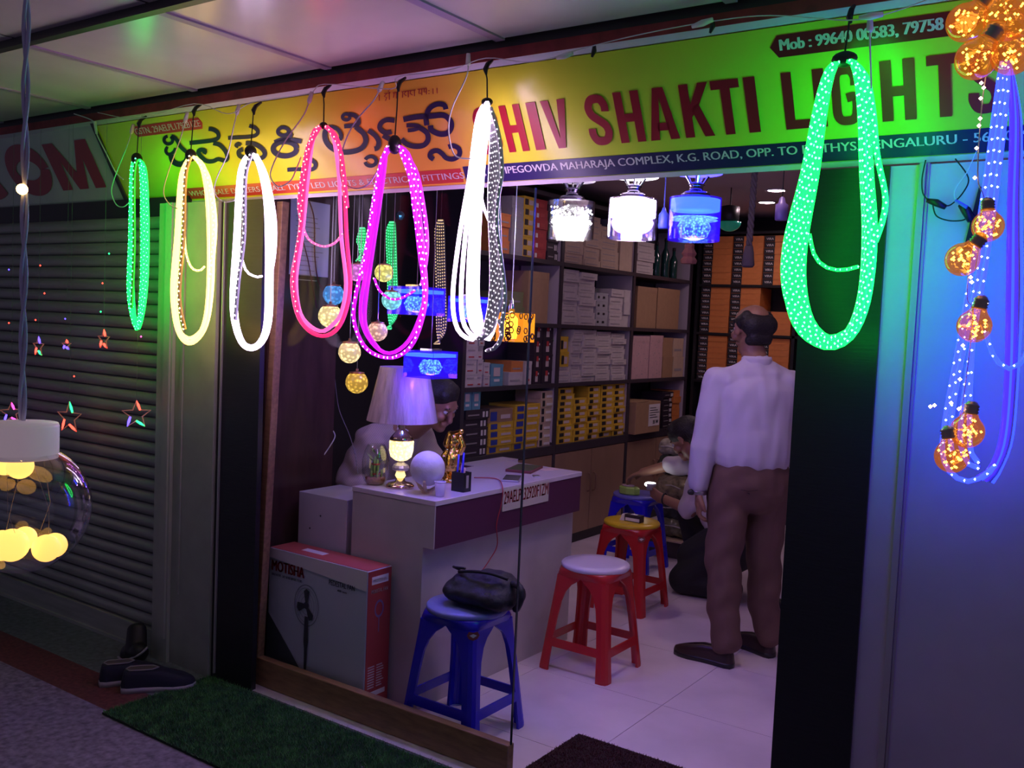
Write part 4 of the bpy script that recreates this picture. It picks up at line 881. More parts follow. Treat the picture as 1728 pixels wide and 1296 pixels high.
stack('bulb', B_k, 903, 917, 548, 645, 4, 'dark lamp carton with bulb picture, left pile below honeycomb lamp', jit=.003)
stack('bulb', B_k, 918, 935, 548, 644, 4, 'dark lamp carton with bulb picture, pile against the upright', jit=.003)
zd = stack('dark', B_k, 787, 827, 692, 765, 5, 'black carton in the pile at the bottom left of the shelves', d=.24)
stack('teal', B_t, 786, 800, 660, 690, 1, 'pale teal carton standing left on the black pile', base=zd)
stack('teal', B_t, 801, 815, 660, 690, 1, 'pale teal carton standing right on the black pile', base=zd)
zy = stack('yelblue', B_y, 828, 869, 713, 761, 4, 'yellow carton with blue label in the low wide pile', d=.24)
stack('yelblue', mat('box_kraft_blue', (.34, .21, .12), .55), 828, 869, 690, 712, 1, 'brown and blue carton lying on the low yellow pile', base=zy)
stack('yelblue', B_y, 870, 912, 682, 756, 6, 'yellow carton with blue label in the taller pile')
stack('photo', B_cr, 914, 934, 660, 747, 7, 'cream carton with product photo in the narrow pile')
# bay 2
stack('white', B_cr, 957, 988, 402, 444, 5, 'cream carton in the low left pile on the top middle shelf')
stack('white', B_cr, 990, 1016, 364, 449, 8, 'cream carton in the tall pile under the first cylinder lamp')
stack('white', B_cr, 1017, 1047, 384, 453, 7, 'cream carton in the third pile on the top middle shelf')
stack('kraft', B_cr, 1049, 1071, 393, 456, 1, 'tall plain cream carton at the end of the top middle shelf')
stack('white', B_w, 953, 979, 455, 545, 9, 'white carton in the leaning left pile, second middle shelf', jit=.016)
stack('white', B_w, 981, 1008, 460, 547, 8, 'white carton in the leaning second pile on the second middle shelf', jit=.02)
stack('dots', bmat('palegrey', (.42, .42, .44)), 1010, 1030, 494, 548, 4, 'grey carton with black dots on the second middle shelf')
stack('white', B_w, 1032, 1054, 488, 549, 5, 'white carton beside the grey dotted boxes')
stack('kraft', B_w, 1055, 1070, 490, 550, 3, 'plain white carton against the upright on the second middle shelf')
stack('white', B_w, 944, 966, 618, 643, 3, 'white carton in the low pile under the yellow upright boxes')
stack('yellow', B_y, 949, 963, 568, 616, 2, 'yellow carton standing on the low white pile', base=TZ[1]+.105)
for q, (a, b, tp, n) in enumerate([(968, 984, 556, 9), (985, 1009, 558, 9), (1010, 1034, 560, 9), (1035, 1058, 563, 9)]):
    stack('white', B_w, a, b, tp, 642-q, n, ['white carton in the first pile right of the yellow upright boxes', 'white carton in the second of four piles, lower middle shelf', 'white carton in the third of four piles, lower middle shelf', 'white carton in the white pile next to the pink spotted boxes'][q], jit=.016)
for q, (a, b, tp, n) in enumerate([(945, 970, 655, 9), (971, 993, 673, 7), (994, 1014, 652, 9), (1015, 1037, 648, 9), (1038, 1057, 647, 9)]):
    stack('yellow', B_y, a, b, tp, 744-int(q*2.6), n, ['yellow carton in the first of five piles in the middle bay', 'yellow carton in the lowest of the five yellow piles', 'yellow carton in the third of five piles in the middle bay', 'yellow carton in the fourth of five piles in the middle bay', 'yellow carton in the fifth pile, beside the brown carton'][q], jit=.012)
# bay 3
stack('white', B_w, 1078, 1107, 408, 462, 5, 'white carton under the blue cylinder lamp')
stack('kraft', B_c, 1077, 1110, 484, 552, 1, 'left brown carton on the second right-hand shelf')
stack('kraft', B_c, 1111, 1148, 487, 553, 1, 'right brown carton on the second right-hand shelf')
stack('spot', B_pk, 1069, 1097, 567, 637, 1, 'pink carton with grey spots, left of two')
stack('spot', B_pk, 1098, 1120, 566, 635, 1, 'pink carton with grey spots, right of two')
z1 = stack('kraft', B_c, 1121, 1138, 602, 634, 1, 'lower small brown carton beside the pink boxes'); stack('kraft', B_c, 1121, 1138, 570, 602, 1, 'upper small brown carton beside the pink boxes', base=z1)
z1 = stack('white', B_cr, 1139, 1156, 602, 633, 1, 'lower cream carton at the right end of the shelf'); stack('white', B_cr, 1139, 1156, 571, 602, 1, 'upper cream carton at the right end of the shelf', base=z1)
stack('dark', B_k, 1122, 1137, 662, 718, 7, 'black carton in the pile above the crouching person')
stack('kraft', B_o, 1138, 1150, 660, 716, 6, 'orange carton in the pile above the crouching person')
stack('dark', bmat('navy', (.02, .03, .08)), 1066, 1100, 648, 680, 1, 'dark blue carton at the back of the bottom right shelf', base=TZ[0], d=.06, recess=.25)
# the big cardboard box pulled half off the shelf, with its shipping label
cb = thing('cardboard_box', 'big brown cardboard box with white label sticking out of the shelf', 'box', (SX+.03, 6.36, TZ[0]))
hb = .235
MB().box((SX-.22, 6.215, TZ[0]), (SX+.05, 6.62, TZ[0]+hb)).build('body', B_c, cb, bevel=.004)
MB().hexa([(SX-.22, 6.215, TZ[0]+hb), (SX+.05, 6.215, TZ[0]+hb), (SX+.05, 6.415, TZ[0]+hb+.004), (SX-.22, 6.415, TZ[0]+hb+.004)], [(SX-.22, 6.215, TZ[0]+hb+.003), (SX+.05, 6.215, TZ[0]+hb+.003), (SX+.05, 6.415, TZ[0]+hb+.012), (SX-.22, 6.415, TZ[0]+hb+.012)]).build('flap', B_c, cb)
lb = MB().box((SX+.051, 6.42, TZ[0]+.05), (SX+.053, 6.60, TZ[0]+.215)).build('shipping_label', P_wh, cb)
m = MB()
for k in range(5): m.box((SX+.0535, 6.435, TZ[0]+.185-.018*k), (SX+.054, 6.435+.10+.03*(k % 3), TZ[0]+.190-.018*k))
add_text(m, '35 W', (SX+.0542, 6.49, TZ[0]+.065), (0, .09, 0), (0, 0, .028), .03); m.build('label_print', P_bk, lb, kind='stuff')
# dark bottles and a pink tassel ornament at the end of the top shelf
for px, hgt, lb in [(1118, .26, 'dark green bottle-shaped lamp on the top shelf, left one'), (1133, .30, 'dark green bottle-shaped lamp on the top shelf, middle one'), (1147, .24, 'dark green bottle-shaped lamp on the top shelf, right one')]:
    yb = ypx(px, 468); t = thing('bottle_lamp', lb, 'bottle', (SX-.06, yb, TZ[3]), 'dark bottle lamps on the top shelf')
    MB().lathe([(.03, 0), (.032, .01), (.032, hgt*.6), (.012, hgt*.78), (.011, hgt)], (SX-.06, yb, TZ[3]), 14).build('glass', mat('bottle_green', (.01, .05, .045), .1), t, True)
    MB().lathe([(.014, hgt-.02), (.014, hgt+.006)], (SX-.06, yb, TZ[3]), 12).build('stopper', M_blackp, t, True)
# back wall: shelf boards with orange and black cartons, one piece each
bk = thing('back_shelf', 'black shelf on the rear wall holding orange cartons', 'shelving', (-2.7, 7.36, 0))
BYF = 7.20
for z in (.72, 1.09, 1.475, 1.862, 2.28): MB().box((-3.2, BYF, z-.02), (-1.2, 7.49, z)).build('shelf', M_blackp, bk)
for x in (-3.21, -2.40, -1.62): MB().box((x-.012, BYF, 0), (x+.012, 7.49, 2.30)).build('upright', M_blackp, bk)
pj = [MB(), MB(), MB()]
ob_me = {}
def orange_box(x0, w_, z, h, label, group):
    key = (round(w_, 3), round(h, 4))
    if key not in ob_me:
        g = .0015; body = carton(MB(), .24, w_, h); e = MB().box((.0012, 0, .001), (.0022, w_*.34, h-.001)); tx_ = MB(); add_text(tx_, 'VIRA', (.0026, w_*.06, h*.30), (0, w_*.24, 0), (0, 0, h*.36), .0)
        rt = lambda mb: [(v[1], -v[0], v[2]) for v in mb.v]
        ob_me[key] = (new_mesh('carton', rt(body), body.f, B_o), new_mesh('end_band', rt(e), e.f, P_bk), new_mesh('brand_print', rt(tx_), tx_.f, P_wh))
    a, b, c = ob_me[key]; o = bpy.data.objects.new('orange_carton', a); link(o); o.location = (x0, BYF+.012+random.uniform(0, .008), z); tag(o, label, 'box', group)
    p = bpy.data.objects.new('end_band', b); link(p, o); link(bpy.data.objects.new('brand_print', c), p)
cw = .2535
for ti, (zb, zt, n) in enumerate([(1.862, 2.245, 8), (1.475, 1.84, 8), (1.09, 1.45, 8)]):
    for ci in range(3):
        nn = n if not (ti == 1 and ci == 2) else 4
        lab = 'orange carton in the %s pile, %s row on rear wall' % (['left', 'second', 'third'][ci], ['top', 'middle', 'bottom'][ti])
        for k in range(nn): orange_box(-3.185+ci*cw+.004, cw-.010, zb+k*(zt-zb)/n, (zt-zb)/n-.0008, ordl(k, nn, lab), 'pile: '+lab)
# fan and dark things hanging above the rear shelf
dk = thing('disco_bulb_lamp', 'domed green disco lamp under the ceiling at the rear', 'lamp', PY(1231, 372, 5.9))
c = PY(1231, 375, 5.9); R = .075
MB().lathe([(.05, 0), (.06, .01), (.06, .10), (.02, .11)], c, 20).build('body', M_blackp, dk, True)
MB().lathe([(R*math.sin(a), -R*math.cos(a)*.8) for a in np.linspace(.02, 1.57, 8)], c, 24).build('dome', mat('disco_green', (.02, .22, .16), .08, emit=(.05, .8, .5), es=.05), dk, True)
MB().tube([c+(0, 0, .10), (c[0], c[1], 2.42)], .004, 6).build('stem', M_blackp, dk)

# things hanging from the shop ceiling
t = thing('braided_rope', 'thick dark braided rope hanging from the ceiling with a frayed end', 'rope', PY(1270, 400, 4.3))
P0, P1 = PY(1275, 290, 4.3), PY(1264, 415, 4.3); P0 = np.array([P0[0], P0[1], 2.42])
for ph in (0, 2.09, 4.19):
    P = [P0+(P1-P0)*k/60+.008*np.array([math.cos(ph+k*.6), math.sin(ph+k*.6), 0]) for k in range(61)]
    MB().tube(P, .0085, 6).build('rope_strand', mat('rope_fibre', (.10, .08, .10), .9), t, True)
MB().lathe([(.018, 0), (.024, -.03), (.030, -.09), (.022, -.10)], P1, 14).build('frayed_end', MATS['rope_fibre'], t, True)
t = thing('bulb_holder', 'violet pendant bulb holder hanging in front of the ceiling spot', 'lamp holder', PY(1319, 345, 3.6))
c = PY(1318, 372, 3.6)
MB().lathe([(.021, 0), (.024, .003), (.024, .060), (.014, .066), (.010, .085), (.004, .09)], c, 20).build('socket', mat('violet_plastic', (.16, .11, .30), .4), t, True); cord(t, c[0], c[1], c[2]+.09, 2.42, M_wire_b, .002)
t = thing('bulb_holder', 'blue pendant bulb holder between the white and blue cylinder lamps', 'lamp holder', PY(1119, 385, 3.1))
c = PY(1119, 386, 3.1); MB().lathe([(.017, 0), (.019, .003), (.018, .050), (.010, .06), (.005, .075)], c, 20).build('socket', mat('blue_plastic', (.05, .09, .35), .4), t, True); cord(t, c[0], c[1], c[2]+.07, 2.42, mat('blue_cord', (.06, .08, .3), .4), .0022)
t = thing('tassel_ornament', 'dusty pink cloth tassel hanging below the blue cylinder lamp', 'ornament', PY(1162, 445, 5.2))
c = PY(1162, 445, 5.2); MB().lathe([(.045, 0), (.05, .02), (.035, .04), (.045, .06), (.028, .09), (.03, .11), (.008, .13)], c, 9).build('tassel', mat('pink_cloth', (.42, .17, .16), .8), t); cord(t, c[0], c[1], c[2]+.13, 2.42, M_wire_b)
M_gr = glow('inner_green', (.0, .6, .12), .5, (.05, .4, .12))
for lb, px, m_, dyn, top, bot in [('green coiled rope light hanging inside beside the yellow globe', 662, M_gr, 0, 375, 555), ('gold beaded rope light hanging inside behind the magenta rope', 744, mat('gold_bead', (.70, .52, .25), .25, metal=.6, emit=(1, .66, .26), es=.7), 0, 372, 580), ('faint green rope light hanging behind the pink and magenta ropes', 612, M_gr, 0, 385, 440)]:
    yy = 3.05; T = PY(px, top, yy); t = thing('coiled_rope_light', lb, 'rope light', T)
    for k in range(5):
        o_ = (k-2)*3.6
        P = catmull([PY(px+o_*.5, top, yy), PY(px+o_-2, top+20, yy), PY(px+o_, (top+bot)/2, yy), PY(px+o_+1, bot-25, yy), PY(px-o_*.6-6, bot, yy+.01*k)], 6)
        so = MB().tube(P, .0042, 6).build('strand', mat('dim_cord', (.10, .09, .07), .5) if m_.name == 'gold_bead' else m_, t, True)
        q = MB()
        for i, pt in enumerate(resample(P, .0125)): q.oct(np.array(pt)-(0, .003, 0), .0042)
        q.build('beads', m_ if m_.name == 'gold_bead' else glow('inner_green_chip', (.1, 1, .3), 1.2), so, kind='stuff')
    cord(t, T[0], yy, T[2], 2.42, M_wire_b)
t = thing('disco_ball', 'small teal mirror ball hanging behind the magenta rope', 'ornament', PY(675, 366, 3.3)); c = PY(675, 364, 3.3)
MB().sphere(c, .022, 12, 8).build('ball', mat('teal_mirror', (.05, .4, .42), .1, metal=.8), t); cord(t, c[0], c[1], c[2]+.02, 2.42, M_wire_b)
# round ceiling spotlights: the first is real, the other three added to light the shop
for i, (x, y, lb) in enumerate([(*PZ(1310, 320, 2.42)[:2], 'round recessed spotlight glowing in the shop ceiling near the rear'), (-2.75, 4.4, 'added ceiling spotlight above the counter side'), (-1.35, 3.55, 'added ceiling spotlight near the entrance'), (-2.45, 6.6, 'added ceiling spotlight before the rear shelf')]):
    t = thing('ceiling_spotlight', lb, 'ceiling light', (x, y, 2.40), 'recessed spotlights of the shop')
    MB().lathe([(.062, .02), (.072, .012), (.070, .008), (.055, .012)], (x, y, 2.40), 28, caps=False).build('trim_ring', M_white, t, True)
    MB().lathe([(.054, .0145), (.054, .019)], (x, y, 2.40), 28).build('diffuser', glow('spot_diffuser', (1.0, .70, .80), 85.0), t)
# ================================================================== COUNTER AND WHAT STANDS ON IT
M_lam = mat('white_marble_laminate', (.50, .46, .46), .3, noise=.12, nscale=6); M_pur = mat('plum_laminate', (.085, .018, .060), .3); M_ctop = mat('counter_top', (.62, .56, .62), .2)
CY0, CY1, CTZ = 2.704, 3.76, .81
ct_ = thing('shop_counter', 'L-shaped white shop counter with plum fascia', 'counter', (-2.42, 3.2, 0))
MB().box((-2.622, CY0, 0), (-2.253, CY1+.03, .79)).build('base', M_lam, ct_)
MB().box((-2.253, CY0+.004, .628), (-2.202, CY1, .806)).build('fascia', M_pur, ct_)
MB().box((-2.262, CY0-.002, .628), (-2.200, CY0+.004, .806)).build('fascia_end', M_lam, ct_)
MB().box((-2.625, CY0-.003, .79), (-2.198, CY1+.002, CTZ)).build('top', M_ctop, ct_, bevel=.002)
MB().box((-2.72, 3.50, .79), (-2.6252, CY1+.10, CTZ)).build('return_top', M_ctop, ct_)
MB().box((-2.72, 3.49, .74), (-2.63, 3.50, CTZ-.002)).build('return_edge', M_pur, ct_)
MB().box((-2.70, 3.52, 0), (-2.6252, 3.80, .74)).build('return_base', M_lam, ct_)
sp_ = thing('side_cabinet', 'low white laminate cabinet between partition and counter', 'cabinet', (-2.80, 2.83, 0))
MB().box((-2.94, 2.715, 0), (-2.662, 2.95, .745)).build('body', mat('white_board', (.56, .54, .60), .4, noise=.05, nscale=5), sp_, bevel=.002)
m = MB()
for x, z in ((-2.87, .60), (-2.81, .66), (-2.72, .52)): m.lathe([(.004, 0), (.004, .0012)], (0, 0, 0), 8); m.v[-16:] = [(x+a, 2.7148-c, z+b) for a, b, c in m.v[-16:]]
m.build('screw_holes', P_bk, sp_, kind='stuff')
wv = thing('loose_cable', 'white cable leaning from the partition down to the cabinet', 'cable', PY(503, 828, 2.82))
MB().tube(catmull([PY(562, 727, 2.96), PY(565, 738, 2.95), PY(552, 760, 2.92), PY(530, 790, 2.88), PY(508, 818, 2.85), PY(503, 832, 2.84)], 6), .0028, 6).build('cable', M_wire_w, wv, True)
wv = thing('loose_cable', 'thin dark cable hanging behind the seated man', 'cable', PY(575, 700, 3.0))
MB().tube(catmull([PY(565, 640, 2.985), PY(572, 690, 3.0), PY(590, 735, 3.0), PY(600, 770, 3.0), PY(604, 800, 2.98)], 6), .002, 5).build('cable', mat('grey_wire', (.2, .18, .18), .5), wv)
# notice on the partition
nb = thing('wall_notice', 'white printed notice sheet pinned on the dark partition', 'paper', PX(520, 465, -2.998))
q = [PX(487, 466, -2.998), PX(553, 465, -2.998), PX(554, 345, -2.998), PX(489, 334, -2.998)]; ya, yb_, za, zb_ = q[0][1], q[1][1], (q[0][2]+q[1][2])/2, (q[2][2]+q[3][2])/2
MB().box((-2.999, ya, za), (-2.996, yb_, zb_)).build('sheet', mat('paper', (.58, .55, .66), .6), nb)
m = MB()
for k in range(14): m.box((-2.9962, ya+.03, zb_-.07-.02*k), (-2.9956, ya+.03+(yb_-ya-.06)*random.uniform(.5, 1), zb_-.066-.02*k))
m.build('print_lines', P_gr, nb, kind='stuff')
wv = thing('wall_cable', 'pair of dark red cables trailing over the notice', 'cable', PX(530, 500, -2.99))
MB().tube(catmull([PX(x, y, -2.985) for x, y in [(522, 340), (530, 370), (531, 430), (536, 470), (545, 490)]], 6), .003, 5).build('cable', mat('dark_red_wire', (.12, .02, .02), .5), wv)
MB().tube(catmull([PX(x, y, -2.985) for x, y in [(511, 405), (520, 440), (527, 480), (535, 520)]], 6), .0025, 5).build('cable', MATS['dark_red_wire'], wv)
# table lamp
c = PZ(675, 822, CTZ); c = np.array([c[0], c[1], CTZ]); dep = float((c-CC)@cf); u1 = dep/FPX
tl = thing('table_lamp', 'table lamp with glowing crystal body and pleated wrapped shade', 'lamp', c)
M_crome = mat('gold_chrome', (.72, .55, .40), .15, metal=1.0)
MB().lathe([(24*u1, 0), (24*u1, 3*u1), (20*u1, 7*u1), (9*u1, 10*u1), (7*u1, 16*u1)], c, 32).build('base', M_crome, tl, True)
MB().lathe([(6*u1, 15*u1), (9*u1, 20*u1), (7*u1, 26*u1)], c, 20).build('lower_stem', glow('stem_glow', (1.0, .72, .25), 1.5), tl, True)
MB().lathe([(6*u1, 26*u1), (14*u1, 30*u1), (15*u1, 34*u1), (13*u1, 38*u1), (6*u1, 42*u1), (5*u1, 46*u1)], c, 12).build('glass_knop', mat('knop', (.6, .55, .6), .08, metal=.3), tl)
m = MB(); m.lathe([(10*u1, 46*u1), (18*u1, 52*u1), (20.5*u1, 62*u1), (21*u1, 78*u1), (19*u1, 80*u1)], c, 14); m.build('crystal_body', sparkle('lamp_crystal', (1.0, .78, .32), 3.0, .35, 80), tl)
MB().lathe([(19.5*u1, 79*u1), (20*u1, 83*u1), (16*u1, 88*u1), (9*u1, 96*u1), (5*u1, 98*u1), (7*u1, 103*u1), (5*u1, 108*u1), (3*u1, 112*u1), (3*u1, 130*u1)], c, 24).build('neck', M_crome, tl, True)
# shade: pleated cone
N = 96; V = []; F = []; zs0, zs1 = 112*u1, 203*u1; r0, r1 = 59*u1, 40*u1
for lvl in range(5):
    t_ = lvl/4
    for k in range(N):
        a = 2*math.pi*k/N; rr = (r0+(r1-r0)*t_)*(1+.012*(1 if k % 2 else -1)+.006*math.sin(a*7+lvl)); V.append((c[0]+rr*math.cos(a), c[1]+rr*math.sin(a), c[2]+zs0+(zs1-zs0)*t_))
for l in range(4):
    for k in range(N): F.append((l*N+k, l*N+(k+1) % N, (l+1)*N+(k+1) % N, (l+1)*N+k))
m = MB(); m.add(V, F); sd = m.build('shade', mat('shade_fabric', (.62, .50, .52), .5, noise=.25, nscale=40, stretch=(1, 1, .08), bump=.9, bscale=45), tl, True)
s2 = MB(); s2.add([(c[0]+(x-c[0])*1.012, c[1]+(y-c[1])*1.012, z) for x, y, z in V], F); s2.build('plastic_wrap', glass('wrap_film', (.97, .97, 1.0), .03, .22), sd, True)
# potted bamboo in a round glass jar
c = PZ(633, 817, CTZ); u1 = float((c-CC)@cf)/FPX
pj_ = thing('plant_jar', 'lucky bamboo plant in a round glass jar on the counter', 'plant', c)
MB().lathe([(14*u1, 0), (19*u1, 6*u1), (23*u1, 22*u1), (23*u1, 42*u1), (19*u1, 58*u1), (14*u1, 68*u1)], c, 28, caps=False).build('jar', glass('jar_glass', (.95, .97, .95), .10), pj_, True)
MB().lathe([(13*u1, 1*u1), (17*u1, 6*u1), (17*u1, 12*u1), (2*u1, 15*u1)], c, 20).build('pebbles', mat('pebble_red', (.35, .12, .06), .6, noise=.5, nscale=120), pj_, True)
M_bam = mat('bamboo_green', (.22, .38, .07), .4)
for k in range(16):
    a = k*2.4; rr = (3+8*(k % 3)/2)*u1; h = (24+18*(1-(k % 3)/2))*u1
    st = MB().tube([c+(rr*math.cos(a), rr*math.sin(a), 10*u1), c+(rr*math.cos(a), rr*math.sin(a), h)], 1.9*u1, 6).build('stalk', M_bam, pj_, True)
for k in range(12):
    a = k*2.4; b0 = c+np.array([4*u1*math.cos(a), 4*u1*math.sin(a), (34+k*1.8)*u1]); d = np.array([math.cos(a), math.sin(a), .7])
    w_ = np.array([-math.sin(a), math.cos(a), 0])*2.2*u1
    MB().add([b0, b0+d*7*u1+w_, b0+d*15*u1, b0+d*7*u1-w_], [(0, 1, 2, 3)]).build('leaf', M_bam, pj_)
for zz in (17, 33): MB().lathe([((11-zz*.12)*u1, zz*u1), ((11.6-zz*.12)*u1, (zz+1.5)*u1), ((11-zz*.12)*u1, (zz+3)*u1)], c, 20, caps=False).build('ribbon', mat('ribbon_red', (.5, .05, .03), .4), pj_, True)
# moon lamp on a wooden stand
c = PZ(720, 832, CTZ); u1 = float((c-CC)@cf)/FPX; mc = np.array([c[0], c[1], CTZ+42*u1])
ml = thing('moon_lamp', 'white moon globe lamp on a crossed wooden stand', 'lamp', c)
MB().sphere(mc, 29.5*u1, 32, 20).build('globe', mat('moon_white', (.72, .70, .76), .7, noise=.18, nscale=14, bump=.4, bscale=30), ml, True)
M_pw = mat('pale_wood', (.50, .36, .24), .5)
for k in range(3):
    a = k*2.094-1.05; d = np.array([math.cos(a), math.sin(a), 0])
    MB().tube([c+d*5*u1+(0, 0, 3*u1), c+d*16*u1+(0, 0, 9*u1), c+d*27*u1+(0, 0, 24*u1)], [3.2*u1, 3.2*u1, 2.6*u1], 6).build('stand_arm', M_pw, ml)
MB().lathe([(9*u1, 0), (9*u1, 6*u1)], c, 16).build('stand_hub', M_pw, ml)
# small translucent cup
c = PZ(742, 838, CTZ); u1 = float((c-CC)@cf)/FPX
cu_ = thing('plastic_cup', 'small translucent plastic cup at the counter corner', 'cup', c)
MB().lathe([(.5*u1, .4*u1), (7*u1, .4*u1), (9.5*u1, 25*u1), (9*u1, 25*u1), (6.6*u1, 1.2*u1)], c, 24, caps=False).build('cup', mat('cup_plastic', (.72, .66, .85), .3, alpha=.75), cu_, True)
MB().lathe([(9.2*u1, 24*u1), (10*u1, 24.5*u1), (10*u1, 26*u1), (9.2*u1, 26*u1)], c, 24, caps=False).build('rim', mat('cup_rim', (.75, .7, .85), .3), cu_, True)
# black pen box
c = PZ(773, 829, CTZ); u1 = float((c-CC)@cf)/FPX
pb = thing('pen_holder', 'black pen holder box with pens on the counter edge', 'pen holder', c)
w_ = 26*u1; h = 33*u1; x0, y0 = c[0]-w_*.45, c[1]-.01
m = MB()
for a, b in [((x0, y0, CTZ), (x0+w_, y0+.003, CTZ+h)), ((x0, y0+w_*.75, CTZ), (x0+w_, y0+w_*.75+.003, CTZ+h)), ((x0, y0+.003, CTZ), (x0+.003, y0+w_*.75, CTZ+h)), ((x0+w_-.003, y0+.003, CTZ), (x0+w_, y0+w_*.75, CTZ+h)), ((x0+.003, y0+.003, CTZ), (x0+w_-.003, y0+w_*.75, CTZ+.004))]: m.box(a, b)
m.build('box', M_blackp, pb)
MB().box((x0+w_+.0002, y0+w_*.25, CTZ+h*.2), (x0+w_+.0015, y0+w_*.5, CTZ+h*.85)).build('sticker', P_gr, pb)
for k, (dx, dy, cc, hh) in enumerate([(.25, .3, (.05, .05, .55), 62), (.4, .5, (.35, .2, .3), 44), (.65, .3, (.03, .02, .6), 66), (.6, .6, (.5, .3, .35), 40)]):
    MB().tube([(x0+w_*dx, y0+w_*.75*dy, CTZ+.004), (x0+w_*dx+.004, y0+w_*.75*dy+.003, CTZ+hh*u1)], .0042, 8).build('pen', mat('pen_%d' % k, cc, .3), pb, True)
# gold figurine: standing round-bellied man with a sack over the shoulder
c = PZ(764, 812, CTZ); u1 = float((c-CC)@cf)/FPX
M_gold = mat('gold', (.83, .50, .13), .18, metal=1.0, bump=.25, bscale=60)
fg = thing('gold_figurine', 'shiny gold figurine of a round-bellied figure holding a sack', 'figurine', c)
S = lambda x, y, z: c+np.array([x*u1, y*u1, z*u1])
m = MB()
seg(m, S(-8, 0, 6), S(-8, 0, 22), 9*u1, 8*u1); seg(m, S(8, 0, 6), S(8, 0, 22), 9*u1, 8*u1)           # robe legs
seg(m, S(0, 0, 24), S(0, -2, 38), (16*u1, 13*u1), (15*u1, 13*u1)); seg(m, S(0, -3, 34), S(0, -4, 38), 13*u1, 12*u1)   # belly
seg(m, S(0, 0, 46), S(0, 0, 56), (16*u1, 9*u1), (10*u1, 8*u1))                                       # chest
seg(m, S(0, -1, 66), S(0, -1, 73), 9.5*u1, 8.5*u1); seg(m, S(-9, 0, 66), S(-9, 0, 70), 2.5*u1, 2.5*u1); seg(m, S(9, 0, 66), S(9, 0, 70), 2.5*u1, 2.5*u1)  # head, ears
seg(m, S(-14, 0, 50), S(-20, -4, 40), 5*u1, 4.5*u1); seg(m, S(-20, -4, 40), S(-12, -10, 34), 4.5*u1, 4*u1)
seg(m, S(14, 0, 50), S(20, 0, 62), 5*u1, 4.5*u1); seg(m, S(20, 0, 62), S(14, -2, 78), 4.5*u1, 4*u1)
blob('figure', m, M_gold, fg, .0035, 4)
m = MB(); seg(m, S(-16, 4, 62), S(-13, 4, 78), 9*u1, 6*u1); seg(m, S(-13, 4, 78), S(8, 0, 84), 4*u1, 4*u1); seg(m, S(8, 0, 84), S(14, 0, 86), 4*u1, 5*u1); blob('sack', m, M_gold, fg, .0035, 3)
m = MB(); m.lathe([(22*u1, 0), (23*u1, 2*u1), (20*u1, 5*u1), (18*u1, 7*u1)], c, 24); m.build('base', M_gold, fg, True)
m = MB()
for k in range(9): a = k*.7; m.sphere(c+np.array([22*u1*math.cos(a), 22*u1*math.sin(a), 5*u1]), 4*u1, 8, 6)
m.build('coins', M_gold, fg, True, kind='stuff')
# phones and papers on the counter
def flat_item(name, label, cat, px, py, w_, d, h, m_, rot, scr=None):
    c = PZ(px, py, CTZ); t = thing(name, label, cat, c); ca, sa = math.cos(rot), math.sin(rot)
    R = lambda x, y, z: c+np.array([x*ca-y*sa, x*sa+y*ca, z]); W, D = w_/2, d/2
    MB().hexa([R(-W, -D, 0), R(W, -D, 0), R(W, D, 0), R(-W, D, 0)], [R(-W, -D, h), R(W, -D, h), R(W, D, h), R(-W, D, h)]).build('body', m_, t, bevel=.0015)
    if scr: MB().hexa([R(-W*.9, -D*.92, h), R(W*.9, -D*.92, h), R(W*.9, D*.92, h), R(-W*.9, D*.92, h)], [R(-W*.9, -D*.92, h+.0008), R(W*.9, -D*.92, h+.0008), R(W*.9, D*.92, h+.0008), R(-W*.9, D*.92, h+.0008)]).build('screen', scr, t)
    return t
flat_item('phone', 'silver phone lying at the edge of the counter', 'phone', 864, 809, .075, .15, .008, mat('phone_silver', (.45, .42, .55), .3, metal=.5), .5, mat('screen_grey', (.10, .10, .09), .1))
flat_item('wallet_case', 'open dark tablet case on the far end of the counter', 'tablet', 885, 793, .12, .20, .012, mat('case_red', (.16, .04, .04), .5), .3, mat('case_green', (.06, .08, .04), .4))
flat_item('paper_slip', 'loose paper slip at the far end of the counter', 'paper', 926, 792, .06, .10, .001, P_pk if 'P_pk' in globals() else mat('slip', (.55, .40, .40), .6), -.3)
flat_item('keys', 'small metal keys lying near the tax number plate', 'keys', 905, 804, .03, .04, .004, M_steel, .8)
# red cord from the counter to the bag
rc_ = thing('red_cord', 'thin red cord running off the counter down to the bag', 'cord', PX(845, 850, -2.195))
MB().tube(catmull([PZ(800, 806, CTZ+.004), PZ(838, 808, CTZ+.004), PX(848, 822, -2.190), PX(846, 850, -2.188), PX(838, 885, -2.19), PX(839, 920, -2.20), PX(826, 945, -2.21), PX(812, 965, -2.20)], 6), .0022, 6).build('cord', mat('red_wire', (.38, .03, .04), .4), rc_, True)
# tax number plate on the fascia
pl = thing('tax_number_plate', 'white plate with red registration number on the plum fascia', 'plate', PX(886, 840, -2.199))
y0, y1 = PX(848, 840, -2.2)[1], PX(925, 830, -2.2)[1]; z0, z1 = .685, .805
z0 = PX(925, 845, -2.2)[2]; z1 = PX(925, 811, -2.2)[2]
MB().box((-2.2015, y0, z0), (-2.197, y1, z1)).build('plate', mat('number_plate_white', (.55, .52, .46), .4), pl)
m = MB(); add_text(m, '29AELPL32920F1ZM', (-2.1962, y0+.006, z0+.03), (0, y1-y0-.012, 0), (0, 0, (z1-z0)*.58), .0); m.build('number', mat('plate_red', (.38, .05, .05), .4), pl)

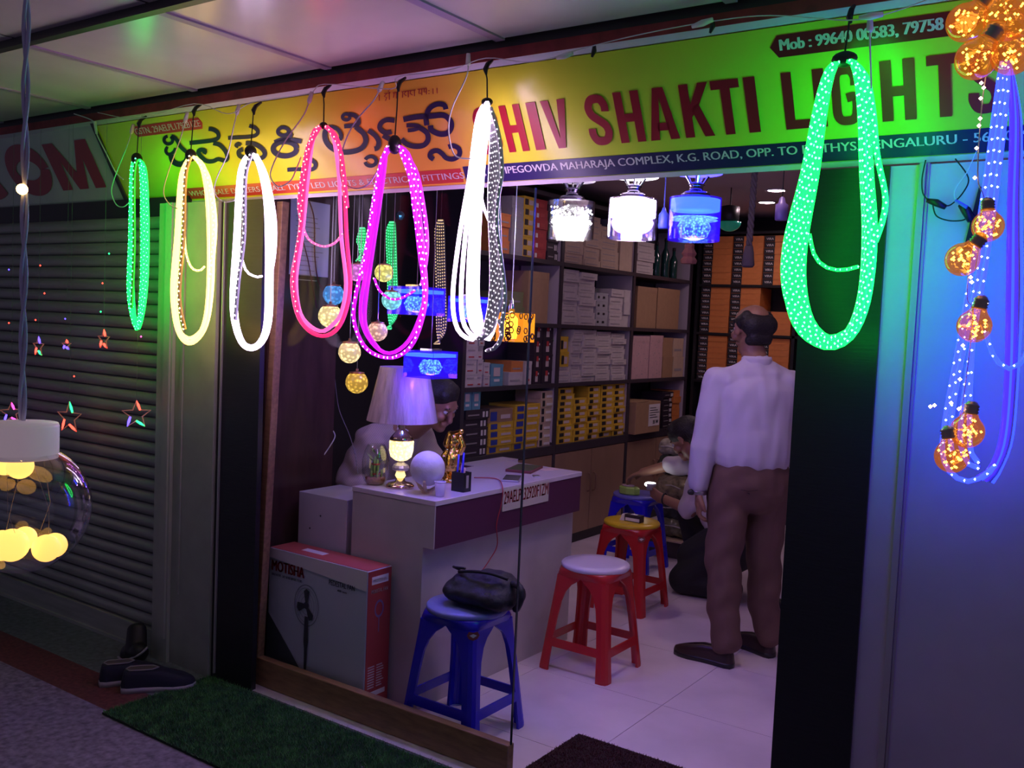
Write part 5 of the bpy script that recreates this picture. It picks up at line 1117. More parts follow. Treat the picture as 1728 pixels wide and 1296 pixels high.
# ================================================================== FAN BOX
fx0, fx1, fy0, fy1, fz = -2.93, -2.389, 2.556, 2.688, .537
fb_ = thing('fan_box', 'white and red pedestal fan carton standing behind the glass', 'box', (-2.66, 2.62, 0))
MB().box((fx0, fy0, 0), (fx1, fy1, fz)).build('carton', mat('fan_box_grey', (.52, .57, .62), .5), fb_, bevel=.003)
M_fr = mat('fan_box_red', (.40, .05, .045), .45)
MB().box((fx1+.0002, fy0+.003, .002), (fx1+.002, fy1-.003, fz-.003)).build('red_side', M_fr, fb_)
MB().box((fx0+.003, fy0+.004, fz+.0002), (fx1-.003, fy1-.004, fz+.002)).build('red_top', mat('fan_box_top', (.50, .10, .09), .45), fb_)
MB().box((fx0+.13, fy0+.05, fz+.002), (fx0+.25, fy0+.085, fz+.003)).build('top_sticker', P_wh, fb_)
FR = lambda x, z: (fx0+x*(fx1-fx0), fy0-.0032, z*fz)
m = MB(); m.poly([(.0, .0), (.52, .0), (.42, .105), (.0, .52)], FR); m.poly([(.42, .105), (.52, .0), (.78, .0), (.62, .10)], FR); m.build('dark_corner_print', mat('fan_box_dark', (.06, .075, .08), .5), fb_)
m = MB(); m.poly([(.0, .93), (.0, 1.0), (1.0, 1.0), (1.0, .86), (.5, .90)], lambda x, z: (fx0+x*(fx1-fx0), fy0-.0030, z*fz)); m.build('white_top_print', P_wh, fb_)
m = MB(); add_text(m, 'MOTISHA', (fx0+.022, fy0-.0040, fz-.088), (.185, 0, .0), (0, 0, .042), .012); m.build('brand_lettering', mat('brand_red', (.40, .02, .03), .4), fb_)
m = MB(); add_text(m, 'INNOVATIVE - LIKE NEVER BEFORE YOURS', (fx0+.022, fy0-.0040, fz-.108), (.175, 0, 0), (0, 0, .010), .0); add_text(m, 'PEDESTAL FAN', (fx0+.345, fy0-.0040, fz-.085), (.135, 0, 0), (0, 0, .020), .0); add_text(m, '400 mm', (fx0+.39, fy0-.0040, fz-.103), (.05, 0, 0), (0, 0, .008), .02)
m.build('front_lettering', P_bk, fb_)
M_fp = mat('fan_print', (.045, .05, .06), .5); M_fp2 = mat('fan_print_ring', (.20, .22, .24), .5); fcx, fcz, fr_ = fx0+.225, .345, .072
m = MB(); f2 = lambda x, z: (fcx+x*fr_*.92, fy0-.0042, fcz+z*fr_*1.12)
m.ribbon([(math.cos(a), math.sin(a)) for a in np.linspace(0, 2*math.pi, 40)], .05, f2)
for r_ in (.85, .65, .45): m.ribbon([(r_*math.cos(a), r_*math.sin(a)) for a in np.linspace(0, 2*math.pi, 32)], .02, f2)
m.build('fan_guard_print', M_fp2, fb_)
m = MB()
for a0 in (1.6, 3.4, 5.4):
    m.poly([(.12*math.cos(a0-.9), .12*math.sin(a0-.9)), (.75*math.cos(a0-.35), .75*math.sin(a0-.35)), (.82*math.cos(a0), .82*math.sin(a0)), (.72*math.cos(a0+.3), .72*math.sin(a0+.3)), (.15*math.cos(a0+.6), .15*math.sin(a0+.6))], lambda x, z: (fcx+x*fr_*.92, fy0-.0044, fcz+z*fr_*1.12))
m.poly([(.2*math.cos(a), .2*math.sin(a)) for a in np.linspace(0, 6.28, 14)[:-1]], lambda x, z: (fcx+x*fr_, fy0-.0046, fcz+z*fr_))
m.poly([(-.10, -.6), (.16, -.6), (.20, -2.0), (.14, -2.4), (.12, -3.6), (-.06, -3.6), (-.08, -2.4), (-.14, -2.0)], lambda x, z: (fcx+x*fr_, fy0-.0044, fcz+z*fr_*1.0)); m.build('fan_print', M_fp, fb_)
m = MB(); m.box((fx1+.002, fy0+.022, fz-.055), (fx1+.0028, fy1-.020, fz-.025)); m.box((fx1+.002, fy0+.012, .052), (fx1+.0028, fy1-.020, .070)); m.build('side_sticker', P_wh, fb_)
m = MB(); add_text(m, 'PEDESTAL FAN', (fx1+.003, fy0+.02, fz-.088), (0, .090, 0), (0, 0, .014), .0); add_text(m, 'MOTISHA', (fx1+.0032, fy0+.03, fz-.047), (0, .07, 0), (0, 0, .012), .02)
for k in range(9): m.box((fx1+.002, fy0+.015, .165-.010*k), (fx1+.0026, fy0+.050, .169-.010*k)); m.box((fx1+.002, fy0+.062, .165-.010*k), (fx1+.0026, fy0+.062+.04*random.uniform(.5, 1), .169-.010*k))
m.build('side_lettering', P_li, fb_)
m = MB(); f3 = lambda x, z: (fx1+.0026, fy0+.066+x*.022, .385+z*.03); m.ribbon([(math.cos(a), math.sin(a)) for a in np.linspace(0, 6.28, 20)], .3, f3); m.poly([(-.1, -1), (.1, -1), (.1, -3), (-.1, -3)], f3); m.build('side_fan_print', mat('side_print_blue', (.20, .14, .30), .5), fb_)

# ================================================================== STOOLS
def stool(label, cx, cy, leg_m, seat_m, rot=0.0, sticker=True, H=.44):
    t = thing('plastic_stool', label, 'stool', (cx, cy, 0), 'plastic stools')
    R4 = [(1, 0), (0, 1), (-1, 0), (0, -1)]
    hs = [(0, .168, .050), (.012, .168, .050), (.10, .158, .046), (.22, .145, .046), (.30, .136, .050), (.345, .131, .062), (.375, .128, .082), (.395, .126, .108), (.410, .125, .1235)]
    def sect(c, w_):
        th = .011
        return [(c-w_, c), (c-.022, c), (c-.006, c-.006), (c, c-.022), (c, c-w_), (c-th, c-w_), (c-th, c-.026), (c-th-.006, c-th-.006), (c-.026, c-th), (c-w_, c-th)]
    ca, sa = math.cos(rot), math.sin(rot)
    for q in range(4):
        ang = q*math.pi/2; V = []; F = []; n = 10
        for z, c, w_ in hs:
            for x, y in sect(c, w_):
                x1, y1 = x*math.cos(ang)-y*math.sin(ang), x*math.sin(ang)+y*math.cos(ang); V.append((cx+x1*ca-y1*sa, cy+x1*sa+y1*ca, z*H/.44))
        for l in range(len(hs)-1):
            for k in range(n): F.append((l*n+k, l*n+(k+1) % n, (l+1)*n+(k+1) % n, (l+1)*n+k))
        F += [tuple(range(n))[::-1], tuple((len(hs)-1)*n+k for k in range(n))]
        m = MB(); m.add(V, F); m.build('leg', leg_m, t)
        # stretcher between this leg and the next
        P = []
        for z, hw in ((.105, .118), (.140, .114)):
            for x, y in ((.150, -hw), (.157, -hw), (.157, hw), (.150, hw)):
                if z > .12: x -= .003
                x1, y1 = x*math.cos(ang)-y*math.sin(ang), x*math.sin(ang)+y*math.cos(ang); P.append((cx+x1*ca-y1*sa, cy+x1*sa+y1*ca, z*H/.44))
        m = MB(); m.hexa(P[:4], P[4:]); m.build('stretcher', leg_m, t)
    def rsq(hw, p, z, n=40):
        o = []
        for k in range(n):
            a = 2*math.pi*k/n; c_, s_ = math.cos(a), math.sin(a); r = hw/((abs(c_)**p+abs(s_)**p)**(1/p)); x, y = r*c_, r*s_; o.append((cx+x*ca-y*sa, cy+x*sa+y*ca, z*H/.44))
        return o
    rings = [rsq(.126, 8, .408), rsq(.130, 6, .418), rsq(.137, 3.5, .430), rsq(.143, 2.4, .440), rsq(.140, 2.2, .445)]; n = 40
    m = MB(); m.add(sum(rings, []), [(l*n+k, l*n+(k+1) % n, (l+1)*n+(k+1) % n, (l+1)*n+k) for l in range(4) for k in range(n)]+[tuple(4*n+k for k in range(n))]); m.build('skirt', leg_m, t, True)
    MB().lathe([(.05, .440), (.144, .440), (.149, .446), (.149, .455), (.144, .461), (.10, .463), (.002, .464)], (cx, cy, (H-.44)), 40).build('seat', seat_m, t, True)
    if sticker:
        p = lambda x, z: (cx+.126*1.0+.005, cy-.126-.0, z)
        d = np.array([1, -1, 0])/math.sqrt(2)
        o_ = np.array([cx, cy, 0])+d*(.170*.985); u = np.array([1, 1, 0])/math.sqrt(2)
        m = MB(); m.poly([(-1, .2), (-.7, 1), (0, .8), (.7, 1), (1, .2), (.7, -.6), (0, -1), (-.7, -.6)], lambda x, z: o_+u*x*.022+np.array([0, 0, .398+z*.016])+d*.006); m.build('sticker', mat('sticker_red', (.25, .05, .05), .4), t)
        m = MB(); m.poly([(-.6, .15), (0, .5), (.6, .15), (0, -.4)], lambda x, z: o_+u*x*.022+np.array([0, 0, .398+z*.016])+d*.0068); m.build('sticker_print', P_wh, t)
    return t
M_pblue = mat('plastic_blue', (.016, .010, .58), .22, spec=.6); M_pred = mat('plastic_red', (.50, .018, .022), .22, spec=.6)
stool('blue plastic stool carrying the black bag behind the glass', -2.03, 2.70, M_pblue, mat('seat_paleblue', (.22, .25, .62), .35, noise=.1, nscale=60))
stool('red plastic stool with a white seat on the open floor', -1.99, 3.56, M_pred, mat('seat_white', (.62, .55, .66), .3), sticker=False)
stool('red plastic stool with a yellow seat', -2.296, 4.477, M_pred, mat('seat_yellow', (.66, .44, .015), .3))
stool('blue plastic stool at the back where the crouching person works', -2.665, 5.249, M_pblue, mat('seat_blue', (.13, .13, .50), .35), sticker=False)
# black bag on the blue stool
M_bag = mat('bag_fabric', (.014, .012, .020), .6, bump=.2, bscale=90)
bg = thing('black_bag', 'soft black laptop bag lying on the blue stool', 'bag', (-1.97, 2.72, .464))
Q = lambda x, y, z: np.array([-1.97+x, 2.72+y, .464+z])
m = MB()
seg(m, Q(-.10, 0, .046), Q(.10, 0, .046), (.105, .046), (.105, .046)); seg(m, Q(-.09, .0, .066), Q(.09, .01, .075), (.085, .040), (.075, .040)); seg(m, Q(-.02, .02, .10), Q(.07, .02, .105), (.06, .022), (.055, .022))
blob('body', m, M_bag, bg, .007, 5, .0015, 60)
m = MB(); m.tube(catmull([Q(-.09, -.04, .112), Q(-.02, -.05, .128), Q(.06, -.05, .135), Q(.12, -.03, .122)], 6), .006, 6); m.build('top_seam', M_bag, bg, True)
m = MB(); m.tube(catmull([Q(.12, .0, .10), Q(.165, -.02, .10), Q(.18, -.03, .07), Q(.165, -.03, .03), Q(.15, -.02, .02)], 6), .012, 8); m.build('strap', M_bag, bg, True)
m = MB(); m.ribbon([(0, 0), (.3, .8), (.5, .2), (.7, .9), (1, .1)], .3, lambda x, z: Q(.075+x*.03, -.104, .074+z*.010)); m.build('logo', P_gr, bg)
MB().tube(catmull([Q(-.13, .02, .10), Q(-.145, .0, .112), Q(-.12, -.02, .118), Q(-.07, -.03, .126)], 6), .005, 6).build('handle', M_bag, bg, True)
# small packet on the yellow stool, green gadget on the rear one
sb = thing('small_carton', 'small black and white packet on the yellow stool seat', 'box', (-2.27, 4.46, .464))
MB().box((-2.315, 4.43, .464), (-2.225, 4.475, .500)).build('carton', B_k, sb)
MB().box((-2.311, 4.428, .468), (-2.229, 4.4297, .484)).build('white_label', P_wh, sb); MB().box((-2.288, 4.44, .500), (-2.252, 4.465, .5012)).build('top_label', P_wh, sb)
MB().hexa([(-2.345, 4.43, .464), (-2.318, 4.43, .464), (-2.318, 4.47, .464), (-2.345, 4.47, .464)], [(-2.335, 4.435, .497), (-2.318, 4.43, .500), (-2.318, 4.47, .500), (-2.335, 4.465, .497)]).build('open_flap', P_wh, sb)
gd = thing('green_gadget', 'lime green gadget on the rear blue stool', 'device', (-2.70, 5.20, .464))
MB().lathe([(.055, 0), (.062, .006), (.062, .040), (.050, .048)], (-2.68, 5.17, .464), 8, sx=1.15, sy=.7).build('case', mat('lime', (.32, .50, .10), .4), gd)
MB().lathe([(.040, .048), (.044, .056), (.002, .058)], (-2.69, 5.17, .464), 16, sx=1.0, sy=.7).build('lid', mat('palepink', (.5, .35, .38), .4), gd, True)
# blue crate by the right edge at the back
bc = thing('blue_crate', 'dark blue crate beside the standing man', 'crate', (-1.62, 5.6, 0))
m = MB(); m.box((-1.80, 5.5, 0), (-1.45, 5.8, .03))
m.build('bottom', mat('crate_blue', (.02, .10, .20), .4), bc)
for a, b in [((-1.80, 5.5, .03), (-1.45, 5.52, .42)), ((-1.80, 5.78, .03), (-1.45, 5.80, .42)), ((-1.80, 5.52, .03), (-1.78, 5.78, .42)), ((-1.47, 5.52, .03), (-1.45, 5.78, .42))]: MB().box(a, b).build('side', MATS['crate_blue'], bc)
for k in range(5): MB().box((-1.80+.065*k+.02, 5.494, .05), (-1.80+.065*k+.035, 5.5, .40)).build('rib', MATS['crate_blue'], bc)

# ================================================================== MATS AND SHOES
M_grass = mat('turf_green', (.11, .34, .09), .8, noise=.5, nscale=25, col2=(.04, .14, .06)); M_turfb = mat('turf_backing', (.012, .03, .014), .9)
gm = thing('grass_mat', 'green artificial turf mat at the shop threshold', 'mat', (-2.4, 2.17, 0))
gx0, gx1, gy0, gy1 = -3.09, -1.72, 1.935, 2.405
MB().box((gx0, gy0, .0005), (gx1, gy1, .008)).build('backing', M_turfb, gm)
rs = np.random.RandomState(5); NB = 42000; V = np.empty((NB*3, 3)); bx = rs.uniform(gx0, gx1, NB); by = rs.uniform(gy0, gy1, NB); an = rs.uniform(0, 6.28, NB); hh = rs.uniform(.009, .016, NB); ln = rs.normal(0, .006, (NB, 2))
V[0::3] = np.stack([bx-.0013*np.cos(an), by-.0013*np.sin(an), np.full(NB, .007)], 1); V[1::3] = np.stack([bx+.0013*np.cos(an), by+.0013*np.sin(an), np.full(NB, .007)], 1); V[2::3] = np.stack([bx+ln[:, 0], by+ln[:, 1], .007+hh], 1)
me = bpy.data.meshes.new('turf_blades'); me.from_pydata((V-ORG[gm.name]).tolist(), [], [(3*i, 3*i+1, 3*i+2) for i in range(NB)]); me.materials.append(M_grass); o = bpy.data.objects.new('turf_blades', me); link(o, gm); o['kind'] = 'stuff'
dm_ = thing('coir_doormat', 'dark maroon doormat on the shop floor inside the entrance', 'mat', (-1.3, 2.77, 0))
dx0, dx1, dy0, dy1 = -1.665, -.95, 2.56, 2.915
MB().box((dx0, dy0, .0005), (dx1, dy1, .010)).build('backing', mat('mat_backing', (.03, .008, .012), .9), dm_)
NB = 15000; V = np.empty((NB*3, 3)); bx = rs.uniform(dx0, dx1, NB); by = rs.uniform(dy0, dy1, NB); an = rs.uniform(0, 6.28, NB); hh = rs.uniform(.004, .009, NB); ln = rs.normal(0, .004, (NB, 2))
V[0::3] = np.stack([bx-.0015*np.cos(an), by-.0015*np.sin(an), np.full(NB, .009)], 1); V[1::3] = np.stack([bx+.0015*np.cos(an), by+.0015*np.sin(an), np.full(NB, .009)], 1); V[2::3] = np.stack([bx+ln[:, 0], by+ln[:, 1], .009+hh], 1)
me = bpy.data.meshes.new('pile_fibres'); me.from_pydata((V-ORG[dm_.name]).tolist(), [], [(3*i, 3*i+1, 3*i+2) for i in range(NB)]); me.materials.append(mat('mat_fibre', (.075, .014, .020), .9)); o = bpy.data.objects.new('pile_fibres', me); link(o, dm_); o['kind'] = 'stuff'
def shoe(t, heel, toe, m_up, m_sole, L=None, opening=True, hgt=.075, wd=.042, inner=None):
    heel, toe = np.array(heel, float), np.array(toe, float); d = toe-heel; L = np.linalg.norm(d); d /= L; r = np.array([d[1], -d[0], 0]); up = np.array([0, 0, 1.0])
    Pt = lambda f, s_, z: heel+d*f*L+r*s_+up*z
    # sole outline
    out = [(0, 0), (.02, .6), (.10, .78), (.30, .72), (.50, .78), (.70, 1.0), (.86, .88), (.96, .5), (1.0, 0)]
    ol = [(f, s_*wd) for f, s_ in out]+[(f, -s_*wd) for f, s_ in out[-2:0:-1]]; n = len(ol)
    m = MB(); m.add([Pt(f, s_, 0) for f, s_ in ol]+[Pt(f, s_*1.03, .022) for f, s_ in ol], [tuple(range(n))[::-1], tuple(range(n, 2*n))]+[(k, (k+1) % n, (k+1) % n+n, k+n) for k in range(n)]); so = m.build('sole', m_sole, t, True)
    hz = lambda f: .022+(hgt-.022)*(1 if f < .45 else max(.28, 1-((f-.45)/.55)**1.2*.72))
    V = []; F = []; lv = 5
    for l in range(lv):
        k_ = l/(lv-1)
        for f, s_ in ol:
            sh = 1-.50*k_**2.2; ff = f if f > .45 else .45+(f-.45)*(1-.05*k_)
            V.append(Pt(.5+(ff-.5)*(1-.07*k_), s_*sh, .020+(hz(f)-.020)*math.sin(k_*math.pi/2)))
    for l in range(lv-1):
        for k in range(n): F.append((l*n+k, l*n+(k+1) % n, (l+1)*n+(k+1) % n, (l+1)*n+k))
    m = MB(); m.add(V, F+[tuple((lv-1)*n+k for k in range(n))]); m.build('upper', m_up, t, True)
    if opening:
        op = [(.07, 0), (.12, .42), (.28, .46), (.42, .40), (.50, 0), (.42, -.40), (.28, -.46), (.12, -.42)]
        m = MB(); m.add([Pt(f, s_*wd, hgt+.0015) for f, s_ in op], [tuple(range(8))]); m.build('insole_opening', inner or mat('insole', (.10, .08, .07), .8), t)
        m = MB(); m.tube([Pt(f, s_*wd*1.05, hgt+.001) for f, s_ in op], .003, 6, closed=True); m.build('collar', mat('shoe_collar', (.25, .23, .22), .7), t, True)
M_navy = mat('navy_canvas', (.014, .014, .032), .8); M_sole = mat('white_rubber', (.42, .40, .42), .6)
t = thing('slip_on_shoe', 'navy slip-on shoe with white sole, the nearer one of the pair', 'shoe', PZ(250, 1165), 'navy slip-on shoes'); h0 = PZ(203, 1166); shoe(t, h0+(0, 0, .0), h0+np.array([.175, .215, 0]), M_navy, M_sole, hgt=.085, wd=.052)
t = thing('slip_on_shoe', 'navy slip-on shoe with white sole, half hidden behind the other', 'shoe', PZ(200, 1150), 'navy slip-on shoes'); h0 = PZ(166, 1156); shoe(t, h0, h0+np.array([.14, .22, 0]), M_navy, M_sole, hgt=.085, wd=.05)
t = thing('leather_sandal', 'dark shoe propped upright against the shutter behind the pair', 'shoe', PY(222, 1110, 2.33), None)
c = PY(222, 1108, 2.32); m = MB(); seg(m, c+(-.02, .0, .005), c+(.05, .0, .03), (.035, .045), (.04, .04)); seg(m, c+(.03, 0, .03), c+(-.01, .03, .11), (.045, .03), (.04, .025)); blob('upper', m, mat('dark_leather', (.012, .011, .014), .5), t, .006, 4)
MB().tube(catmull([c+(-.05, -.03, -.005), c+(.02, -.045, .0), c+(.085, -.02, .035), c+(.095, .01, .06)], 6), .005, 6).build('sole_edge', M_sole, t, True)
# ================================================================== PEOPLE
M_skin = mat('skin', (.30, .15, .09), .5, sss=.05); M_hair = mat('black_hair', (.010, .008, .009), .55, bump=.5, bscale=140); M_eye = mat('eye', (.55, .5, .48), .2); M_lip = mat('lip', (.25, .09, .08), .5)
M_shirt = mat('lilac_shirt', (.56, .52, .62), .8, bump=.12, bscale=14, stretch=(1, 1, .5)); M_trou = mat('brown_trousers', (.135, .072, .058), .75, bump=.2, bscale=12, stretch=(1, 1, 2)); M_bshoe = mat('brown_shoe', (.035, .018, .018), .35)
def head(mb, c, f, up, s=1.0):
    """skull, jaw, nose, ears around centre c, facing f"""
    f = np.array(f, float); f /= np.linalg.norm(f); up = np.array(up, float); up -= f*(up@f); up /= np.linalg.norm(up); r = np.cross(f, up)
    P = lambda a, b, z: c+f*a*s+r*b*s+up*z*s
    seg(mb, P(-.03, 0, .030), P(.012, 0, .030), (.074*s, .082*s), (.070*s, .078*s), up); seg(mb, P(.0, 0, -.01), P(.022, 0, -.075), (.060*s, .066*s), (.040*s, .045*s), f)
    seg(mb, P(.070, 0, -.085), P(.060, 0, -.088), .024*s, .024*s); seg(mb, P(.082, 0, .012), P(.098, 0, -.028), .010*s, .015*s); seg(mb, P(.094, 0, -.030), P(.100, 0, -.032), .012*s, .012*s)
    for q in (-1, 1):
        seg(mb, P(-.012, q*.076, .020), P(-.010, q*.078, -.022), (.012*s, .018*s), (.008*s, .012*s)); seg(mb, P(.066, q*.040, -.02), P(.060, q*.042, -.03), .022*s, .02*s)
        seg(mb, P(.074, q*.034, .030), P(.078, q*.014, .030), .014*s, .012*s)
    seg(mb, P(.082, -.018, -.056), P(.082, .018, -.056), .012*s, .012*s)
    return P, r, up, f
def face(parent, P, s=1.0):
    for q in (-1, 1):
        e = MB(); e.sphere(P(.074, q*.033, .010), .011*s, 10, 8); eo = e.build('eye', M_eye, parent, True)
        MB().sphere(P(.083, q*.033, .010), .0045*s, 8, 6).build('iris', M_hair, eo, True)
        MB().tube([P(.079, q*.017, .030), P(.084, q*.033, .035), P(.074, q*.052, .029)], [.003*s, .004*s, .002*s], 6).build('eyebrow', M_hair, parent, True)
    MB().tube([P(.080, -.022, -.056), P(.093, 0, -.054), P(.080, .022, -.056)], [.002*s, .005*s, .002*s], 6).build('mouth', M_lip, parent, True)
def hand(mb, wrist, d, palm_n, curl=.5, s=1.0, thumb=1):
    """palm with four unequal fingers and a thumb; d = direction of the hand, palm_n = palm normal"""
    d = np.array(d, float); d /= np.linalg.norm(d); n = np.array(palm_n, float); n -= d*(n@d); n /= np.linalg.norm(n); r = np.cross(d, n)
    w_ = np.array(wrist, float)
    seg(mb, w_-d*.01*s, w_+d*.06*s, (.030*s, .016*s), (.038*s, .014*s), n)
    for k, L in enumerate((.070, .080, .074, .058)):
        o_ = (k-1.5)*.0205*s; b0 = w_+d*.082*s+r*o_; a1 = curl*.7; a2 = curl*1.6; a3 = curl*2.3
        p1 = b0+(d*math.cos(a1)+n*math.sin(a1))*L*.45*s; p2 = p1+(d*math.cos(a2)+n*math.sin(a2))*L*.32*s; p3 = p2+(d*math.cos(a3)+n*math.sin(a3))*L*.25*s
        seg(mb, b0-d*.02*s, p1, .0098*s, .0092*s, n, 10); seg(mb, p1, p2, .0092*s, .0086*s, n, 10); seg(mb, p2, p3, .0086*s, .0072*s, n, 10)
    t0 = w_+d*.020*s+r*thumb*-.028*s; t1 = t0+(d*.75+r*thumb*-.45+n*.35)*.042*s; t2 = t1+(d*.9+n*.45+r*thumb*.1)*.032*s
    seg(mb, t0, t1, .015*s, .0115*s, n, 10); seg(mb, t1, t2, .0115*s, .0085*s, n, 10)
# ---- standing man seen from behind
F3 = np.array([-.64, .77, 0]); F3 /= np.linalg.norm(F3); R3 = np.array([F3[1], -F3[0], 0]); C0 = np.array([-1.525, 4.10, 0])
L3 = lambda f, r, z: C0+F3*f+R3*r+np.array([0, 0, z])
mn = thing('person', 'standing man in pale lilac shirt and brown trousers seen from behind', 'person', (-1.525, 4.10, 0))
aL, aR = np.array([-1.555, 3.975, .09]), np.array([-1.455, 4.235, .09]); kL, kR = np.array([-1.585, 4.00, .46]), np.array([-1.475, 4.205, .46])
hL, hR = L3(0, -.085, .82), L3(0, .085, .82)
wr_ = PY(1180, 822, 3.965); el = PY(1187, 752, 3.95); shl = L3(0, -.172, 1.262)
hd = np.array([-1.565, 4.115, 1.497]); hf = np.array([-.80, .60, -.10])
b = MB(); P, _, _, _ = head(b, hd, hf, (0, 0, 1), .98)
seg(b, L3(-.01, 0, 1.33), hd-np.array([.0, .0, .07])-F3*.02, .056, .054, F3); seg(b, L3(0, 0, .92), L3(0, 0, 1.22), (.14, .09), (.16, .095), F3)
seg(b, shl, el, .045, .038); seg(b, el, wr_, .036, .026); hand(b, wr_-np.array([0, 0, .02]), (-.05, .02, -1), (.8, .5, 0), .55, .98, -1)
shr = L3(0, .172, 1.262); elr = L3(.02, .235, 1.02); wrr = L3(.16, .20, .86); seg(b, shr, elr, .045, .038); seg(b, elr, wrr, .036, .026); hand(b, wrr, F3+np.array([0, 0, -.5]), -R3, .6, .98, 1)
for h_, k_, a_ in ((hL, kL, aL), (hR, kR, aR)): seg(b, h_, k_, .075, .052); seg(b, k_, a_, .05, .035)
seg(b, L3(0, 0, .86), L3(0, 0, .90), (.14, .10), (.14, .09), F3)
blob('body', b, M_skin, mn, .0062, 4)
m = MB()
seg(m, L3(-.005, 0, .945), L3(-.01, 0, 1.02), (.180, .132), (.178, .130), F3); seg(m, L3(-.01, 0, 1.0), L3(-.012, 0, 1.20), (.175, .125), (.190, .118), F3); seg(m, L3(-.012, 0, 1.19), L3(-.01, 0, 1.285), (.188, .112), (.150, .080), F3)
seg(m, L3(-.01, -.14, 1.268), L3(-.01, .14, 1.268), (.066, .058), (.066, .058)); seg(m, L3(-.01, -.13, 1.280), L3(-.005, 0, 1.325), .048, .060, F3); seg(m, L3(-.01, .13, 1.280), L3(-.005, 0, 1.325), .048, .060, F3); seg(m, L3(-.01, 0, 1.30), L3(-.005, 0, 1.345), (.10, .075), (.068, .062), F3)
seg(m, shl, (shl+el)/2, .064, .062); seg(m, (shl+el)/2, el, .064, .058); seg(m, el, wr_+np.array([0, 0, .018]), .060, .047); seg(m, wr_+np.array([.0, 0, .035]), wr_+np.array([0, 0, .008]), .050, .040)
seg(m, shr, elr, .064, .058); seg(m, elr, wrr, .058, .044)
blob('shirt', m, M_shirt, mn, .008, 4, .0026, 52, .30)
m = MB(); m.lathe([(.064, -.02), (.068, .012), (.064, .028), (.060, .028), (.060, -.02)], L3(-.002, 0, 1.352), 24, caps=False, sx=1.0, sy=1.0); m.build('collar', M_shirt, mn, True)
m = MB()
seg(m, L3(-.005, 0, .905), L3(-.01, 0, .80), (.165, .118), (.178, .130), F3)
for h_, k_, a_ in ((hL, kL, aL), (hR, kR, aR)):
    seg(m, h_+np.array([0, 0, .02]), (h_+k_)/2, .100, .090); seg(m, (h_+k_)/2, k_, .090, .080); seg(m, k_, (k_+a_)/2, .080, .074); seg(m, (k_+a_)/2, a_+np.array([.012, .0, .02]), .074, .067)
blob('trousers', m, M_trou, mn, .008, 4, .0050, 26)
MB().tube([L3(-.142, -.085, .80), L3(-.146, -.05, .795), L3(-.142, -.01, .80)], .0018, 5).build('pocket_seam', mat('seam_dark', (.06, .03, .025), .8), mn)
m = MB(); seg(m, L3(-.14, -.05, .785), L3(-.146, -.05, .785), .005, .005); m.build('pocket_button', M_bshoe, mn)
def shoe_tag(heel, toe):
    shoe(mn, heel, toe, M_bshoe, M_blackp, opening=False, hgt=.082, wd=.043)
shoe_tag(np.array([-1.495, 3.962, 0]), np.array([-1.79, 3.975, 0])); shoe_tag(np.array([-1.405, 4.213, 0]), np.array([-1.67, 4.31, 0]))
m = MB(); up = np.array([0, 0, 1.0]); ff = hf/np.linalg.norm(hf); rr = np.cross(ff, up)
for q in (-1, 1):
    seg(m, P(-.045, q*.045, .035), P(-.02, q*.060, .028), (.042, .050), (.028, .036), up); seg(m, P(.012, q*.074, .040), P(.018, q*.073, .018), .012, .010)
seg(m, P(-.070, -.035, .015), P(-.070, .035, .015), (.052, .050), (.052, .050), up); seg(m, P(-.072, -.03, -.040), P(-.072, .03, -.040), (.032, .036), (.032, .036), up)
seg(m, P(-.06, -.045, -.055), P(-.06, .045, -.055), .022, .022)
blob('hair', m, M_hair, mn, .006, 3)
face(mn, P)
m = MB(); m.lathe([(.034, -.010), (.036, -.006), (.036, .006), (.034, .010)], wr_-np.array([0, 0, .022]), 20, caps=False); wb = m.build('watch', mat('watch_steel', (.35, .33, .34), .3, metal=.9), mn, True)
wd_ = wr_-np.array([0, 0, .022])+np.array([-.022, -.030, 0]); m = MB(); seg(m, wd_, wd_+np.array([-.004, -.006, 0]), .014, .013); m.build('watch_face', P_bk, wb, True)

# ---- seated man bending behind the counter
M_beige = mat('striped_shirt', (.46, .38, .33), .8); nt = M_beige.node_tree; bb = nt.nodes['Principled BSDF']; tc = nt.nodes.new('ShaderNodeTexCoord'); wv_ = nt.nodes.new('ShaderNodeTexWave'); wv_.inputs['Scale'].default_value = 55; wv_.bands_direction = 'DIAGONAL'
rp = nt.nodes.new('ShaderNodeValToRGB'); rp.color_ramp.elements[0].color = (.36, .29, .26, 1); rp.color_ramp.elements[1].color = (.52, .43, .38, 1); nt.links.new(tc.outputs['Object'], wv_.inputs[0]); nt.links.new(wv_.outputs['Fac'], rp.inputs[0]); nt.links.new(rp.outputs[0], bb.inputs['Base Color'])
sm_ = thing('person', 'man in a beige shirt bending down behind the counter', 'person', (-2.95, 3.3, 0))
YB = 3.20
sL, sR = PY(628, 745, 3.10), PY(705, 738, 3.36); hp = np.array([-3.12, 3.30, .48]); hdb = PY(738, 682, 3.24); nk = PY(690, 728, 3.24)
elb = PY(588, 808, 3.06); wrb = PY(650, 850, 3.06)
fb2 = np.array([.86, .10, -.50])
b = MB(); P2_, _, _, _ = head(b, hdb, fb2, (.5, 0, .86), .95); seg(b, nk, hdb-np.array([.03, 0, .04]), .055, .052); seg(b, hp+(0, 0, .05), (sL+sR)/2, (.12, .09), (.13, .09))
seg(b, sL, elb, .044, .036); seg(b, elb, wrb, .034, .026); hand(b, wrb, (.8, .1, -.2), (0, 0, -1), .5, .95, 1)
